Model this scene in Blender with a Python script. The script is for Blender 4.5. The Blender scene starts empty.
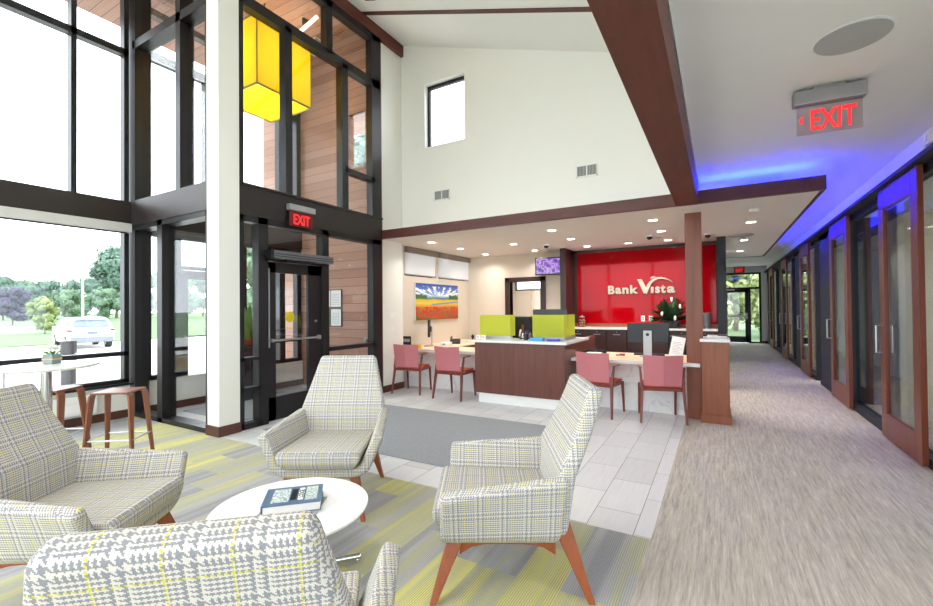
import bpy, bmesh, math, random
from mathutils import Vector, Matrix
PI = math.pi
random.seed(7)
sc = bpy.context.scene
COL = sc.collection

# ------------------------------------------------------------------ camera
cam_d = bpy.data.cameras.new('camera')
cam_d.sensor_width = 36.0
cam_d.lens = 36.0 * 437.859 / 933.0
cam_d.clip_start = 0.05
cam_d.clip_end = 600
cam = bpy.data.objects.new('camera', cam_d)
COL.objects.link(cam)
yaw, pit, rol = 0.52298085, 0.0113418, -0.0094389
cam.matrix_world = (Matrix.Translation((0, 0, 1.5)) @ Matrix.Rotation(yaw, 4, 'Z') @
                    Matrix.Rotation(PI / 2 + pit, 4, 'X') @ Matrix.Rotation(rol, 4, 'Z'))
sc.camera = cam

# ------------------------------------------------------------------ world, exposure
w = bpy.data.worlds.new('overcast_sky')
sc.world = w
w.use_nodes = True
bg = w.node_tree.nodes['Background']
bg.inputs[0].default_value = (0.87, 0.94, 1.0, 1)
bg.inputs[1].default_value = 3.0
sc.view_settings.view_transform = 'Standard'
sc.view_settings.look = 'None'
sc.view_settings.exposure = 1.0
sc.view_settings.gamma = 1.0
sc.view_settings.use_curve_mapping = False
sc.cycles.use_denoising = True
sc.cycles.max_bounces = 8
sc.cycles.diffuse_bounces = 5
sc.cycles.glossy_bounces = 4
sc.cycles.transmission_bounces = 6
sc.cycles.transparent_max_bounces = 32
sc.cycles.sample_clamp_indirect = 6.0
sc.cycles.caustics_reflective = False
sc.cycles.caustics_refractive = False


def portal(loc, rot, sx, sy):
    l = bpy.data.lights.new('daylight_portal', 'AREA')
    l.shape = 'RECTANGLE'
    l.size = sx
    l.size_y = sy
    l.cycles.is_portal = True
    o = bpy.data.objects.new('daylight_portal', l)
    o.location = loc
    o.rotation_euler = rot
    COL.objects.link(o)


# portals sit in the modelled window openings and only guide sampling of the sky
portal((-7.45, -0.4, 3.4), (0, -PI / 2, 0), 6.0, 6.8)
portal((-7.45, 4.55, 3.2), (0, -PI / 2, 0), 5.8, 2.7)
portal((-3.9, -4.1, 2.7), (-PI / 2, 0, 0), 6.2, 4.4)
portal((0.65, -4.1, 1.35), (-PI / 2, 0, 0), 1.9, 2.6)
portal((0.8, 20.85, 1.3), (PI / 2, 0, 0), 1.4, 2.4)
portal((-4.24, 6.95, 5.05), (PI / 2, 0, 0), 0.8, 1.1)


# ------------------------------------------------------------------ materials
def s2l(c):
    if isinstance(c, (int, float)):
        c = (c, c, c)
    o = []
    for v in c:
        v = v / 255.0
        o.append(v / 12.92 if v <= 0.04045 else ((v + 0.055) / 1.055) ** 2.4)
    return tuple(o) + (1.0,)


class NT:
    def __init__(s, name):
        s.m = bpy.data.materials.new(name)
        s.m.use_nodes = True
        s.t = s.m.node_tree
        s.n = s.t.nodes
        s.b = s.n['Principled BSDF']
        s.out = s.n['Material Output']

    def new(s, ty, **k):
        n = s.n.new(ty)
        for a, v in k.items():
            setattr(n, a, v)
        return n

    def put(s, sock, v):
        if isinstance(v, bpy.types.NodeSocket):
            s.t.links.new(v, sock)
        elif v is not None:
            sock.default_value = v

    def math(s, op, a, b=None, c=None):
        n = s.new('ShaderNodeMath', operation=op)
        for i, v in enumerate((a, b, c)):
            if v is not None:
                s.put(n.inputs[i], v)
        return n.outputs[0]

    def mix(s, f, a, b, blend='MIX'):
        n = s.new('ShaderNodeMix', data_type='RGBA', blend_type=blend)
        s.put(n.inputs[0], f)
        s.put(n.inputs[6], a)
        s.put(n.inputs[7], b)
        return n.outputs[2]

    def coord(s, kind='Object'):
        return s.new('ShaderNodeTexCoord').outputs[kind]

    def sep(s, v):
        n = s.new('ShaderNodeSeparateXYZ')
        s.put(n.inputs[0], v)
        return n.outputs

    def comb(s, x=0.0, y=0.0, z=0.0):
        n = s.new('ShaderNodeCombineXYZ')
        for i, v in enumerate((x, y, z)):
            s.put(n.inputs[i], v)
        return n.outputs[0]

    def scale(s, v, sc3):
        n = s.new('ShaderNodeMapping')
        s.put(n.inputs[0], v)
        n.inputs[3].default_value = sc3
        return n.outputs[0]

    def noise(s, v, scale=1.0, detail=3.0, rough=0.5, dist=0.0):
        n = s.new('ShaderNodeTexNoise')
        s.put(n.inputs['Vector'], v)
        n.inputs['Scale'].default_value = scale
        n.inputs['Detail'].default_value = detail
        n.inputs['Roughness'].default_value = rough
        n.inputs['Distortion'].default_value = dist
        return n.outputs[0]

    def white(s, v):
        n = s.new('ShaderNodeTexWhiteNoise', noise_dimensions='3D')
        s.put(n.inputs[0], v)
        return n.outputs[0]

    def ramp(s, f, stops, interp='LINEAR'):
        n = s.new('ShaderNodeValToRGB')
        n.color_ramp.interpolation = interp
        e = n.color_ramp.elements
        while len(e) > 1:
            e.remove(e[0])
        e[0].position = stops[0][0]
        e[0].color = stops[0][1]
        for p, c in stops[1:]:
            x = e.new(p)
            x.color = c
        s.put(n.inputs[0], f)
        return n.outputs[0]

    def bump(s, h, strength=0.3, dist=0.01):
        n = s.new('ShaderNodeBump')
        n.inputs['Strength'].default_value = strength
        n.inputs['Distance'].default_value = dist
        s.put(n.inputs['Height'], h)
        s.put(s.b.inputs['Normal'], n.outputs[0])

    def fin(s, col=None, rough=0.5, metal=0.0, spec=None, coat=None):
        s.put(s.b.inputs['Base Color'], col)
        s.put(s.b.inputs['Roughness'], rough)
        s.put(s.b.inputs['Metallic'], metal)
        if spec is not None:
            s.b.inputs['Specular IOR Level'].default_value = spec
        if coat:
            s.b.inputs['Coat Weight'].default_value = coat
        return s.m


def plain(name, c, rough=0.5, metal=0.0, var=0.06, scale=6.0, **k):
    t = NT(name)
    c = s2l(c)
    f = t.noise(t.coord(), scale, 3)
    lo = tuple(v * (1 - var) for v in c[:3]) + (1,)
    hi = tuple(min(1, v * (1 + var)) for v in c[:3]) + (1,)
    return t.fin(t.mix(f, lo, hi), rough, metal, **k)


def wood(name, c1, c2, sc3=(1, 1, 1), rough=0.4, scale=8.0, **k):
    t = NT(name)
    v = t.scale(t.coord(), sc3)
    a = t.noise(v, scale, 6, 0.6, 0.6)
    b = t.noise(v, scale * 4, 3, 0.6)
    f = t.math('ADD', t.math('MULTIPLY', a, 0.7), t.math('MULTIPLY', b, 0.3))
    return t.fin(t.ramp(f, [(0.3, s2l(c1)), (0.7, s2l(c2))]), rough, **k)


def emit(name, c, strength):
    t = NT(name)
    t.put(t.b.inputs['Base Color'], s2l(c))
    t.put(t.b.inputs['Emission Color'], s2l(c))
    t.b.inputs['Emission Strength'].default_value = strength
    return t.m


def glass_mat(name, tint=(0.965, 0.97, 0.97, 1), refl=1.0):
    t = NT(name)
    tr = t.new('ShaderNodeBsdfTransparent')
    tr.inputs[0].default_value = tint
    gl = t.new('ShaderNodeBsdfGlossy')
    gl.inputs['Roughness'].default_value = 0.01
    ge = t.new('ShaderNodeNewGeometry')
    dt = t.new('ShaderNodeVectorMath', operation='DOT_PRODUCT')
    t.put(dt.inputs[0], ge.outputs['Normal'])
    t.put(dt.inputs[1], ge.outputs['Incoming'])
    k = t.math('POWER', t.math('SUBTRACT', 1.0, t.math('ABSOLUTE', dt.outputs['Value'])), 5.0)
    mx = t.new('ShaderNodeMixShader')
    t.put(mx.inputs[0], t.math('MULTIPLY', t.math('ADD', 0.04, t.math('MULTIPLY', k, 0.96)), refl))
    t.t.links.new(tr.outputs[0], mx.inputs[1])
    t.t.links.new(gl.outputs[0], mx.inputs[2])
    t.t.links.new(mx.outputs[0], t.out.inputs[0])
    return t.m


def translucent(name, c, f=0.5, transp=0.0, alpha_col=None):
    t = NT(name)
    d = t.new('ShaderNodeBsdfDiffuse')
    d.inputs[0].default_value = s2l(c)
    r = t.new('ShaderNodeBsdfTranslucent')
    r.inputs[0].default_value = s2l(c)
    mx = t.new('ShaderNodeMixShader')
    mx.inputs[0].default_value = f
    t.t.links.new(d.outputs[0], mx.inputs[1])
    t.t.links.new(r.outputs[0], mx.inputs[2])
    res = mx
    if transp:
        tr = t.new('ShaderNodeBsdfTransparent')
        tr.inputs[0].default_value = s2l(alpha_col or c)
        m2 = t.new('ShaderNodeMixShader')
        m2.inputs[0].default_value = transp
        t.t.links.new(mx.outputs[0], m2.inputs[1])
        t.t.links.new(tr.outputs[0], m2.inputs[2])
        res = m2
    t.t.links.new(res.outputs[0], t.out.inputs[0])
    return t.m


def fabric_mat():
    """grey, ivory and yellow glen plaid with houndstooth checks, woven in uv metres"""
    t = NT('plaid_fabric')
    u, v, _ = t.sep(t.coord('UV'))
    th = 0.0030

    def thread(a, sh):
        i = t.math('ADD', t.math('FLOOR', t.math('DIVIDE', a, th)), sh)
        k = t.math('FLOORED_MODULO', i, 40.0)
        big = t.math('LESS_THAN', k, 16.0)
        d1 = t.math('LESS_THAN', t.math('FLOORED_MODULO', k, 8.0), 4.0)
        d2 = t.math('LESS_THAN', t.math('FLOORED_MODULO', k, 4.0), 2.0)
        dark = t.math('ADD', t.math('MULTIPLY', big, d1), t.math('MULTIPLY', t.math('SUBTRACT', 1.0, big), d2))
        yel = t.math('MULTIPLY', t.math('GREATER_THAN', k, 30.5), t.math('LESS_THAN', k, 32.5))
        return i, dark, yel
    i, dw, yw = thread(u, 20000.0)
    j, df, yf = thread(v, 20007.0)
    tw = t.math('LESS_THAN', t.math('FLOORED_MODULO', t.math('ADD', i, j), 4.0), 1.5)
    dark = t.math('ADD', t.math('MULTIPLY', tw, dw), t.math('MULTIPLY', t.math('SUBTRACT', 1.0, tw), df))
    yel = t.math('ADD', t.math('MULTIPLY', tw, yw), t.math('MULTIPLY', t.math('SUBTRACT', 1.0, tw), yf))
    nz = t.noise(t.coord('UV'), 160, 2)
    lite = t.mix(nz, s2l((196, 190, 181)), s2l((220, 214, 206)))
    drk = t.mix(nz, s2l((124, 125, 130)), s2l((152, 153, 158)))
    c = t.mix(dark, lite, drk)
    c = t.mix(yel, c, s2l((204, 196, 84)))
    return t.fin(c, 0.85, spec=0.2)


def lounge_carpet():
    t = NT('striped_plank_carpet')
    x, y, _ = t.sep(t.coord())
    cx = t.math('FLOOR', t.math('DIVIDE', x, 0.25))
    r0 = t.white(t.comb(cx, 3.0, 0.0))
    yy = t.math('ADD', t.math('DIVIDE', y, 1.0), r0)
    cy = t.math('FLOOR', yy)
    r = t.white(t.comb(cx, cy, 1.0))
    r2 = t.white(t.comb(cx, cy, 5.0))
    fx = t.math('FRACT', t.math('DIVIDE', x, 0.25))
    # soft tone drift inside each plank plus fine ribs along its length
    drift = t.noise(t.comb(t.math('MULTIPLY', x, 14.0), t.math('MULTIPLY', y, 0.6), t.math('MULTIPLY', r2, 30.0)), 1.0, 2)
    f = t.math('ADD', r, t.math('MULTIPLY', t.math('SUBTRACT', drift, 0.5), 0.9))
    base = t.ramp(f, [(0.10, s2l((150, 150, 158))), (0.30, s2l((178, 178, 184))), (0.42, s2l((178, 178, 150))),
                      (0.62, s2l((194, 192, 138))), (0.80, s2l((220, 214, 112))), (0.95, s2l((212, 206, 140)))])
    rib = t.math('FRACT', t.math('DIVIDE', x, 0.0125))
    ribm = t.math('LESS_THAN', rib, 0.38)
    ramt = t.math('MULTIPLY', ribm, t.noise(t.comb(t.math('MULTIPLY', x, 9.0), y, r2), 1.0, 1))
    c = t.mix(ramt, base, s2l((104, 104, 100)))
    fine = t.noise(t.scale(t.coord(), (260, 40, 1)), 1.0, 2)
    c = t.mix(t.math('MULTIPLY', fine, 0.35), c, s2l((214, 212, 200)))
    t.bump(fine, 0.2, 0.004)
    return t.fin(c, 0.95, spec=0.1)


def corridor_carpet():
    t = NT('streaked_grey_carpet')
    v = t.coord()
    a = t.noise(t.scale(v, (42, 2.6, 1)), 1.0, 4, 0.65, 0.5)
    b = t.noise(t.scale(v, (150, 9, 1)), 1.0, 3, 0.6)
    d = t.noise(v, 0.7, 2)
    f = t.math('ADD', t.math('MULTIPLY', a, 0.65), t.math('MULTIPLY', b, 0.35))
    c = t.ramp(f, [(0.32, s2l((148, 143, 137))), (0.47, s2l((184, 177, 168))), (0.58, s2l((204, 196, 186))), (0.70, s2l((230, 223, 213)))])
    c = t.mix(t.math('MULTIPLY', d, 0.3), c, s2l((184, 168, 152)))
    t.bump(b, 0.25, 0.004)
    return t.fin(c, 0.95, spec=0.1)


def tile_mat():
    t = NT('pale_plank_tile')
    x, y, _ = t.sep(t.coord())
    u = t.math('DIVIDE', t.math('ADD', x, 30.40), 0.305)
    cu = t.math('FLOOR', u)
    v = t.math('ADD', t.math('DIVIDE', y, 0.61), t.math('MULTIPLY', t.math('FLOORED_MODULO', cu, 2.0), 0.5))
    cv = t.math('FLOOR', v)
    fu = t.math('FRACT', u)
    fv = t.math('FRACT', v)
    gu = t.math('LESS_THAN', t.math('MINIMUM', fu, t.math('SUBTRACT', 1.0, fu)), 0.008)
    gv = t.math('LESS_THAN', t.math('MINIMUM', fv, t.math('SUBTRACT', 1.0, fv)), 0.004)
    g = t.math('MAXIMUM', gu, gv)
    r = t.white(t.comb(cu, cv, 0.0))
    st = t.noise(t.scale(t.coord(), (40, 3, 1)), 1.0, 3, 0.6)
    f = t.math('ADD', t.math('MULTIPLY', r, 0.45), t.math('MULTIPLY', st, 0.55))
    c = t.ramp(f, [(0.2, s2l((206, 207, 209))), (0.8, s2l((230, 231, 233)))])
    c = t.mix(g, c, s2l((128, 124, 122)))
    return t.fin(c, 0.32, spec=0.45)


def siding_mat():
    t = NT('cedar_siding')
    p = t.coord()
    x, y, z = t.sep(p)
    u = t.math('DIVIDE', z, 0.16)
    cu = t.math('FLOOR', u)
    fu = t.math('FRACT', u)
    off = t.white(t.comb(cu, 2.0, 0.0))
    cx = t.math('FLOOR', t.math('ADD', t.math('DIVIDE', t.math('ADD', x, y), 3.4), t.math('MULTIPLY', off, 3.0)))
    r = t.white(t.comb(cx, cu, 7.0))
    n = t.noise(t.scale(p, (1.5, 1.5, 26)), 2.0, 4, 0.6, 0.4)
    f = t.math('ADD', t.math('MULTIPLY', r, 0.5), t.math('MULTIPLY', n, 0.5))
    c = t.ramp(f, [(0.15, s2l((156, 114, 94))), (0.5, s2l((176, 134, 114))), (0.85, s2l((192, 154, 136)))])
    g = t.math('LESS_THAN', fu, 0.045)
    c = t.mix(g, c, s2l((98, 66, 54)))
    return t.fin(c, 0.6)


def plank_ceiling_mat():
    t = NT('cedar_soffit_boards')
    p = t.coord()
    x, y, z = t.sep(p)
    u = t.math('DIVIDE', y, 0.16)
    cu = t.math('FLOOR', u)
    cx = t.math('FLOOR', t.math('ADD', t.math('DIVIDE', x, 1.9), t.white(t.comb(cu, 0.0, 4.0))))
    r = t.white(t.comb(cu, cx, 3.0))
    n = t.noise(t.scale(p, (1.2, 20, 1)), 2.0, 4)
    f = t.math('ADD', t.math('MULTIPLY', r, 0.5), t.math('MULTIPLY', n, 0.5))
    c = t.ramp(f, [(0.2, s2l((140, 100, 82))), (0.8, s2l((178, 138, 118)))])
    g = t.math('LESS_THAN', t.math('FRACT', u), 0.05)
    c = t.mix(g, c, s2l((70, 44, 34)))
    return t.fin(c, 0.6)


def marble_mat():
    t = NT('white_veined_quartz')
    p = t.coord()
    n = t.noise(p, 1.6, 5, 0.55, 0.8)
    vein = t.math('ABSOLUTE', t.math('SUBTRACT', n, 0.5))
    c = t.ramp(vein, [(0.0, s2l((208, 210, 213))), (0.006, s2l((230, 231, 232))), (0.02, s2l((238, 238, 237)))])
    return t.fin(c, 0.22)


def painting_mat():
    """poppy meadow under a blue sky with streaked clouds, in uv 0..1"""
    t = NT('painted_poppy_field')
    u, v, _ = t.sep(t.coord('UV'))
    uv = t.coord('UV')
    jit = t.math('MULTIPLY', t.math('SUBTRACT', t.noise(t.scale(uv, (6, 6, 1)), 1.0, 3), 0.5), 0.06)
    vv = t.math('ADD', v, jit)
    base = t.ramp(vv, [(0.0, s2l((90, 110, 40))), (0.18, s2l((130, 100, 40))), (0.34, s2l((190, 110, 46))), (0.38, s2l((205, 150, 50))), (0.46, s2l((220, 190, 70))),
                       (0.55, s2l((200, 175, 60))), (0.585, s2l((90, 120, 70))), (0.60, s2l((70, 110, 160))), (0.64, s2l((150, 185, 215))),
                       (0.8, s2l((90, 130, 200))), (1.0, s2l((34, 66, 160)))])
    # cloud streaks fanning from the horizon
    du = t.math('SUBTRACT', u, 0.5)
    dv = t.math('SUBTRACT', v, 0.55)
    ang = t.math('ARCTAN2', dv, du)
    cl = t.noise(t.comb(t.math('MULTIPLY', ang, 4.0), t.math('MULTIPLY', dv, 3.0), 2.0), 1.5, 4, 0.6)
    cm = t.math('MULTIPLY', t.math('GREATER_THAN', cl, 0.5), t.math('GREATER_THAN', v, 0.66))
    cm = t.math('MULTIPLY', cm, t.math('LESS_THAN', v, 0.93))
    c = t.mix(cm, base, s2l((238, 240, 240)))
    # tree clumps
    tn = t.noise(t.scale(uv, (9, 1, 1)), 1.0, 3)
    side = t.math('GREATER_THAN', t.math('ABSOLUTE', du), 0.26)
    tm = t.math('MULTIPLY', t.math('GREATER_THAN', v, 0.58), t.math('LESS_THAN', v, t.math('ADD', 0.60, t.math('MULTIPLY', tn, 0.18))))
    c = t.mix(t.math('MULTIPLY', tm, side), c, s2l((60, 100, 44)))
    # blue river band
    rb = t.math('LESS_THAN', t.math('ABSOLUTE', t.math('SUBTRACT', v, t.math('ADD', 0.38, t.math('MULTIPLY', u, 0.12)))), 0.022)
    c = t.mix(t.math('MULTIPLY', rb, t.math('GREATER_THAN', u, 0.35)), c, s2l((110, 130, 190)))
    # poppies
    vo = t.new('ShaderNodeTexVoronoi')
    t.put(vo.inputs['Vector'], t.scale(uv, (20, 13, 1)))
    vo.inputs['Scale'].default_value = 1.0
    pm = t.math('MULTIPLY', t.math('LESS_THAN', vo.outputs[0], 0.5), t.math('LESS_THAN', v, 0.36))
    c = t.mix(pm, c, s2l((200, 36, 26)))
    return t.fin(c, 0.6)


MAT = {}
MAT['wall'] = plain('warm_white_paint', (236, 235, 228), 0.8, var=0.01)
MAT['beige'] = plain('beige_paint', (214, 204, 190), 0.8, var=0.015)
MAT['ceil'] = plain('white_ceiling_paint', (238, 237, 233), 0.85, var=0.01)
MAT['soff'] = plain('soffit_paint', (228, 222, 214), 0.85, var=0.01)
MAT['grey_wall'] = plain('pale_grey_paint', (205, 205, 202), 0.8, var=0.01)
MAT['frame'] = plain('dark_bronze_aluminium', (38, 36, 38), 0.38, 0.3, spec=0.5)
MAT['bframe'] = plain('dark_brown_bronze', (46, 38, 35), 0.42, 0.2)
MAT['cherry'] = wood('cherry_stained_beam', (78, 35, 24), (106, 52, 36), (1, 0.2, 1), 0.5)
MAT['cherry_x'] = wood('cherry_stained_trim', (72, 32, 27), (98, 48, 40), (0.2, 1, 1), 0.5)
MAT['cherry_v'] = wood('cherry_upright', (110, 54, 34), (138, 76, 50), (1.6, 1.6, 0.12), 0.38)
MAT['counter'] = wood('reddish_brown_veneer', (88, 48, 40), (114, 66, 54), (2.2, 2.2, 0.14), 0.35)
MAT['cab'] = wood('cabinet_cherry_veneer', (124, 66, 42), (152, 90, 62), (2.5, 2.5, 0.16), 0.38)
MAT['dcab'] = wood('dark_walnut_veneer', (46, 26, 24), (66, 38, 34), (1, 1, 0.2), 0.35)
MAT['door'] = wood('sliding_door_cherry', (102, 48, 30), (130, 66, 44), (2, 2, 0.12), 0.35)
MAT['leg'] = wood('honey_stained_leg', (132, 66, 34), (164, 88, 48), (2, 2, 0.3), 0.35)
MAT['stool'] = wood('bent_walnut_ply', (118, 64, 36), (150, 88, 54), (2, 2, 0.3), 0.35)
MAT['mahog'] = wood('mahogany_chair_frame', (104, 40, 30), (134, 58, 42), (2, 2, 0.3), 0.35)
MAT['board'] = plain('brown_baseboard', (84, 48, 38), 0.45)
MAT['pink'] = plain('dusty_rose_vinyl', (190, 112, 118), 0.55, var=0.03)
MAT['orange'] = plain('orange_red_vinyl', (198, 80, 64), 0.55, var=0.04)
MAT['fabric'] = fabric_mat()
MAT['lcarpet'] = lounge_carpet()
MAT['ccarpet'] = corridor_carpet()
MAT['tile'] = tile_mat()
MAT['siding'] = siding_mat()
MAT['plank'] = plank_ceiling_mat()
MAT['marble'] = marble_mat()
MAT['painting'] = painting_mat()
MAT['quartz'] = plain('white_quartz_top', (236, 236, 234), 0.2, var=0.02, scale=30)
MAT['tan'] = wood('light_maple_top', (226, 196, 164), (238, 212, 184), (0.3, 1, 1), 0.4)
MAT['white'] = plain('white_laminate', (246, 246, 246), 0.18, var=0.0)
MAT['wplastic'] = plain('white_plastic', (238, 238, 236), 0.4, var=0.01)
MAT['black'] = plain('black_plastic', (15, 15, 18), 0.4, var=0.05)
MAT['screen'] = plain('dark_teal_monitor_shell', (14, 22, 28), 0.3)
MAT['navy'] = plain('navy_black_panel', (16, 22, 30), 0.3)
MAT['steel'] = plain('brushed_steel', (190, 192, 196), 0.3, 0.9)
MAT['chrome'] = plain('chrome', (210, 212, 216), 0.12, 1.0)
MAT['alu'] = plain('satin_aluminium', (170, 170, 172), 0.4, 0.7)
MAT['mat'] = None
MAT['glass'] = glass_mat('clear_glass')
MAT['dglass'] = glass_mat('tinted_office_glass', (0.76, 0.80, 0.83, 1), 0.7)
MAT['pane'] = glass_mat('partition_glass', (0.86, 0.89, 0.90, 1), 0.6)
MAT['yellow'] = translucent('yellow_fabric_shade', (250, 230, 44), 0.5)
MAT['lime'] = translucent('lime_acrylic', (222, 228, 104), 0.5, 0.12)
MAT['shade'] = translucent('white_roller_cloth', (238, 238, 238), 0.5)
MAT['leaf'] = plain('foliage', (108, 134, 104), 0.8, var=0.35, scale=0.9)
MAT['leaf2'] = plain('pale_foliage', (140, 152, 98), 0.8, var=0.3, scale=0.9)
MAT['leaf3'] = plain('bluish_foliage', (100, 126, 110), 0.8, var=0.35, scale=0.9)
MAT['purple'] = plain('plum_foliage', (78, 70, 90), 0.8, var=0.3, scale=0.9)
MAT['dleaf'] = plain('dark_plant_leaf', (34, 62, 34), 0.35, var=0.3, scale=9)
MAT['vleaf'] = plain('lily_leaf', (96, 132, 66), 0.5, var=0.2, scale=9)
MAT['petal'] = plain('white_petal', (246, 246, 232), 0.5, var=0.02)
MAT['opetal'] = plain('orange_petal', (226, 96, 34), 0.5, var=0.1)
MAT['bark'] = plain('bark', (120, 108, 96), 0.9, var=0.2)
MAT['grass'] = plain('lawn_grass', (100, 124, 84), 0.95, var=0.16, scale=2.0)
MAT['conc'] = plain('pale_concrete', (214, 212, 206), 0.9, var=0.04, scale=2.0)
MAT['stone'] = plain('tan_stone', (205, 186, 150), 0.9, var=0.14, scale=5.0)
MAT['gplast'] = plain('grey_metal_bollard', (80, 79, 84), 0.6)
MAT['carw'] = plain('white_car_paint', (236, 238, 240), 0.25, var=0.0)
MAT['card'] = plain('grey_bumper', (120, 126, 136), 0.5)
MAT['carg'] = plain('car_glass', (110, 120, 132), 0.1)
MAT['tyre'] = plain('tyre_rubber', (40, 42, 48), 0.7)
MAT['taill'] = plain('red_tail_lamp', (220, 40, 50), 0.3)
MAT['red'] = None
MAT['exit'] = emit('red_exit_letters', (255, 40, 44), .55)
MAT['blue'] = emit('blue_led_strip', (36, 60, 255), 52.0)
MAT['deep_blue'] = emit('deep_blue_led_strip', (20, 24, 255), 85.0)
MAT['lamp'] = emit('warm_lamp_lens', (255, 246, 234), 7.0)
MAT['fill_lamp'] = emit('fill_panel_lens', (255, 252, 248), 12.0)  # lens of the fill panels added over the lounge
MAT['dim_lamp'] = emit('soft_tube_lens', (255, 226, 190), 1.1)
MAT['dred'] = plain('dark_red_plate', (104, 10, 18), .4)
MAT['acry'] = glass_mat('clear_acrylic', (0.86, 0.80, 0.80, 1), 1.0)
MAT['logo'] = plain('brushed_champagne_letters', (190, 180, 160), 0.35, 0.3)
MAT['paper'] = plain('white_paper', (244, 244, 242), 0.7, var=0.0)
MAT['ypaper'] = plain('yellow_card', (226, 176, 40), 0.6)
MAT['bluebox'] = plain('bright_blue_card', (60, 160, 220), 0.5)
MAT['violet'] = plain('violet_blue_card', (60, 60, 190), 0.5)
MAT['bookb'] = plain('slate_blue_cover', (84, 112, 140), 0.35)
MAT['pages'] = plain('book_pages', (228, 222, 220), 0.8)
MAT['vent'] = plain('grey_grille_metal', (150, 152, 154), 0.5)
MAT['spk'] = plain('grey_speaker_mesh', (176, 178, 176), 0.7)
MAT['pot'] = plain('charcoal_pot', (36, 36, 40), 0.4)
MAT['bin'] = plain('grey_bin', (104, 104, 108), 0.5)
MAT['stickery'] = plain('yellow_sticker', (214, 192, 30), 0.5)
MAT['charcoal'] = plain('charcoal_paint', (34, 38, 46), 0.6)
MAT['khaki'] = plain('tan_office_wall', (222, 206, 176), 0.8)


def red_mat():
    t = NT('back_painted_red_glass')
    n = t.noise(t.coord(), 3.0, 2)
    return t.fin(t.mix(n, s2l((160, 2, 14)), s2l((168, 5, 18))), 0.05, spec=0.16)


def walkoff_mat():
    t = NT('charcoal_walk_off_mat')
    n = t.noise(t.coord(), 70, 3, .7)
    n2 = t.noise(t.scale(t.coord(), (3, 40, 1)), 1.0, 2)
    c = t.mix(n, s2l((100, 105, 112)), s2l((186, 191, 196)))
    c = t.mix(t.math('MULTIPLY', n2, 0.2), c, s2l((150, 152, 156)))
    t.bump(n, 0.3, 0.004)
    return t.fin(c, 0.95)


def tv_mat():
    t = NT('lit_television_picture')
    u = t.coord('Generated')
    n = t.new('ShaderNodeTexVoronoi')
    t.put(n.inputs['Vector'], t.scale(u, (3.2, 1, 2.2)))
    n.inputs['Scale'].default_value = 1.3
    f = t.noise(t.scale(u, (6, 1, 4)), 1.5, 3)
    c = t.ramp(t.math('ADD', t.math('MULTIPLY', n.outputs[0], 0.5), t.math('MULTIPLY', f, 0.5)),
               [(0.3, s2l((40, 16, 90))), (0.45, s2l((120, 70, 190))), (0.55, s2l((200, 150, 226))), (0.65, s2l((90, 40, 150)))])
    t.put(t.b.inputs['Base Color'], (0.01, 0.01, 0.01, 1))
    t.put(t.b.inputs['Emission Color'], c)
    t.b.inputs['Emission Strength'].default_value = 0.5
    t.b.inputs['Roughness'].default_value = 0.2
    return t.m


MAT['red'] = red_mat()
MAT['mat'] = walkoff_mat()
MAT['tv'] = tv_mat()


# ------------------------------------------------------------------ geometry helpers
def tag(o, label=None, cat=None, group=None, kind=None):
    if label:
        o['label'] = label
    if cat:
        o['category'] = cat
    if group:
        o['group'] = group
    if kind:
        o['kind'] = kind
    return o


def empty(name, label, cat, loc=(0, 0, 0), rz=0.0, group=None):
    o = bpy.data.objects.new(name, None)
    o.empty_display_size = 0.1
    COL.objects.link(o)
    o.location = loc
    o.rotation_euler = (0, 0, rz)
    return tag(o, label, cat, group)


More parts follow.
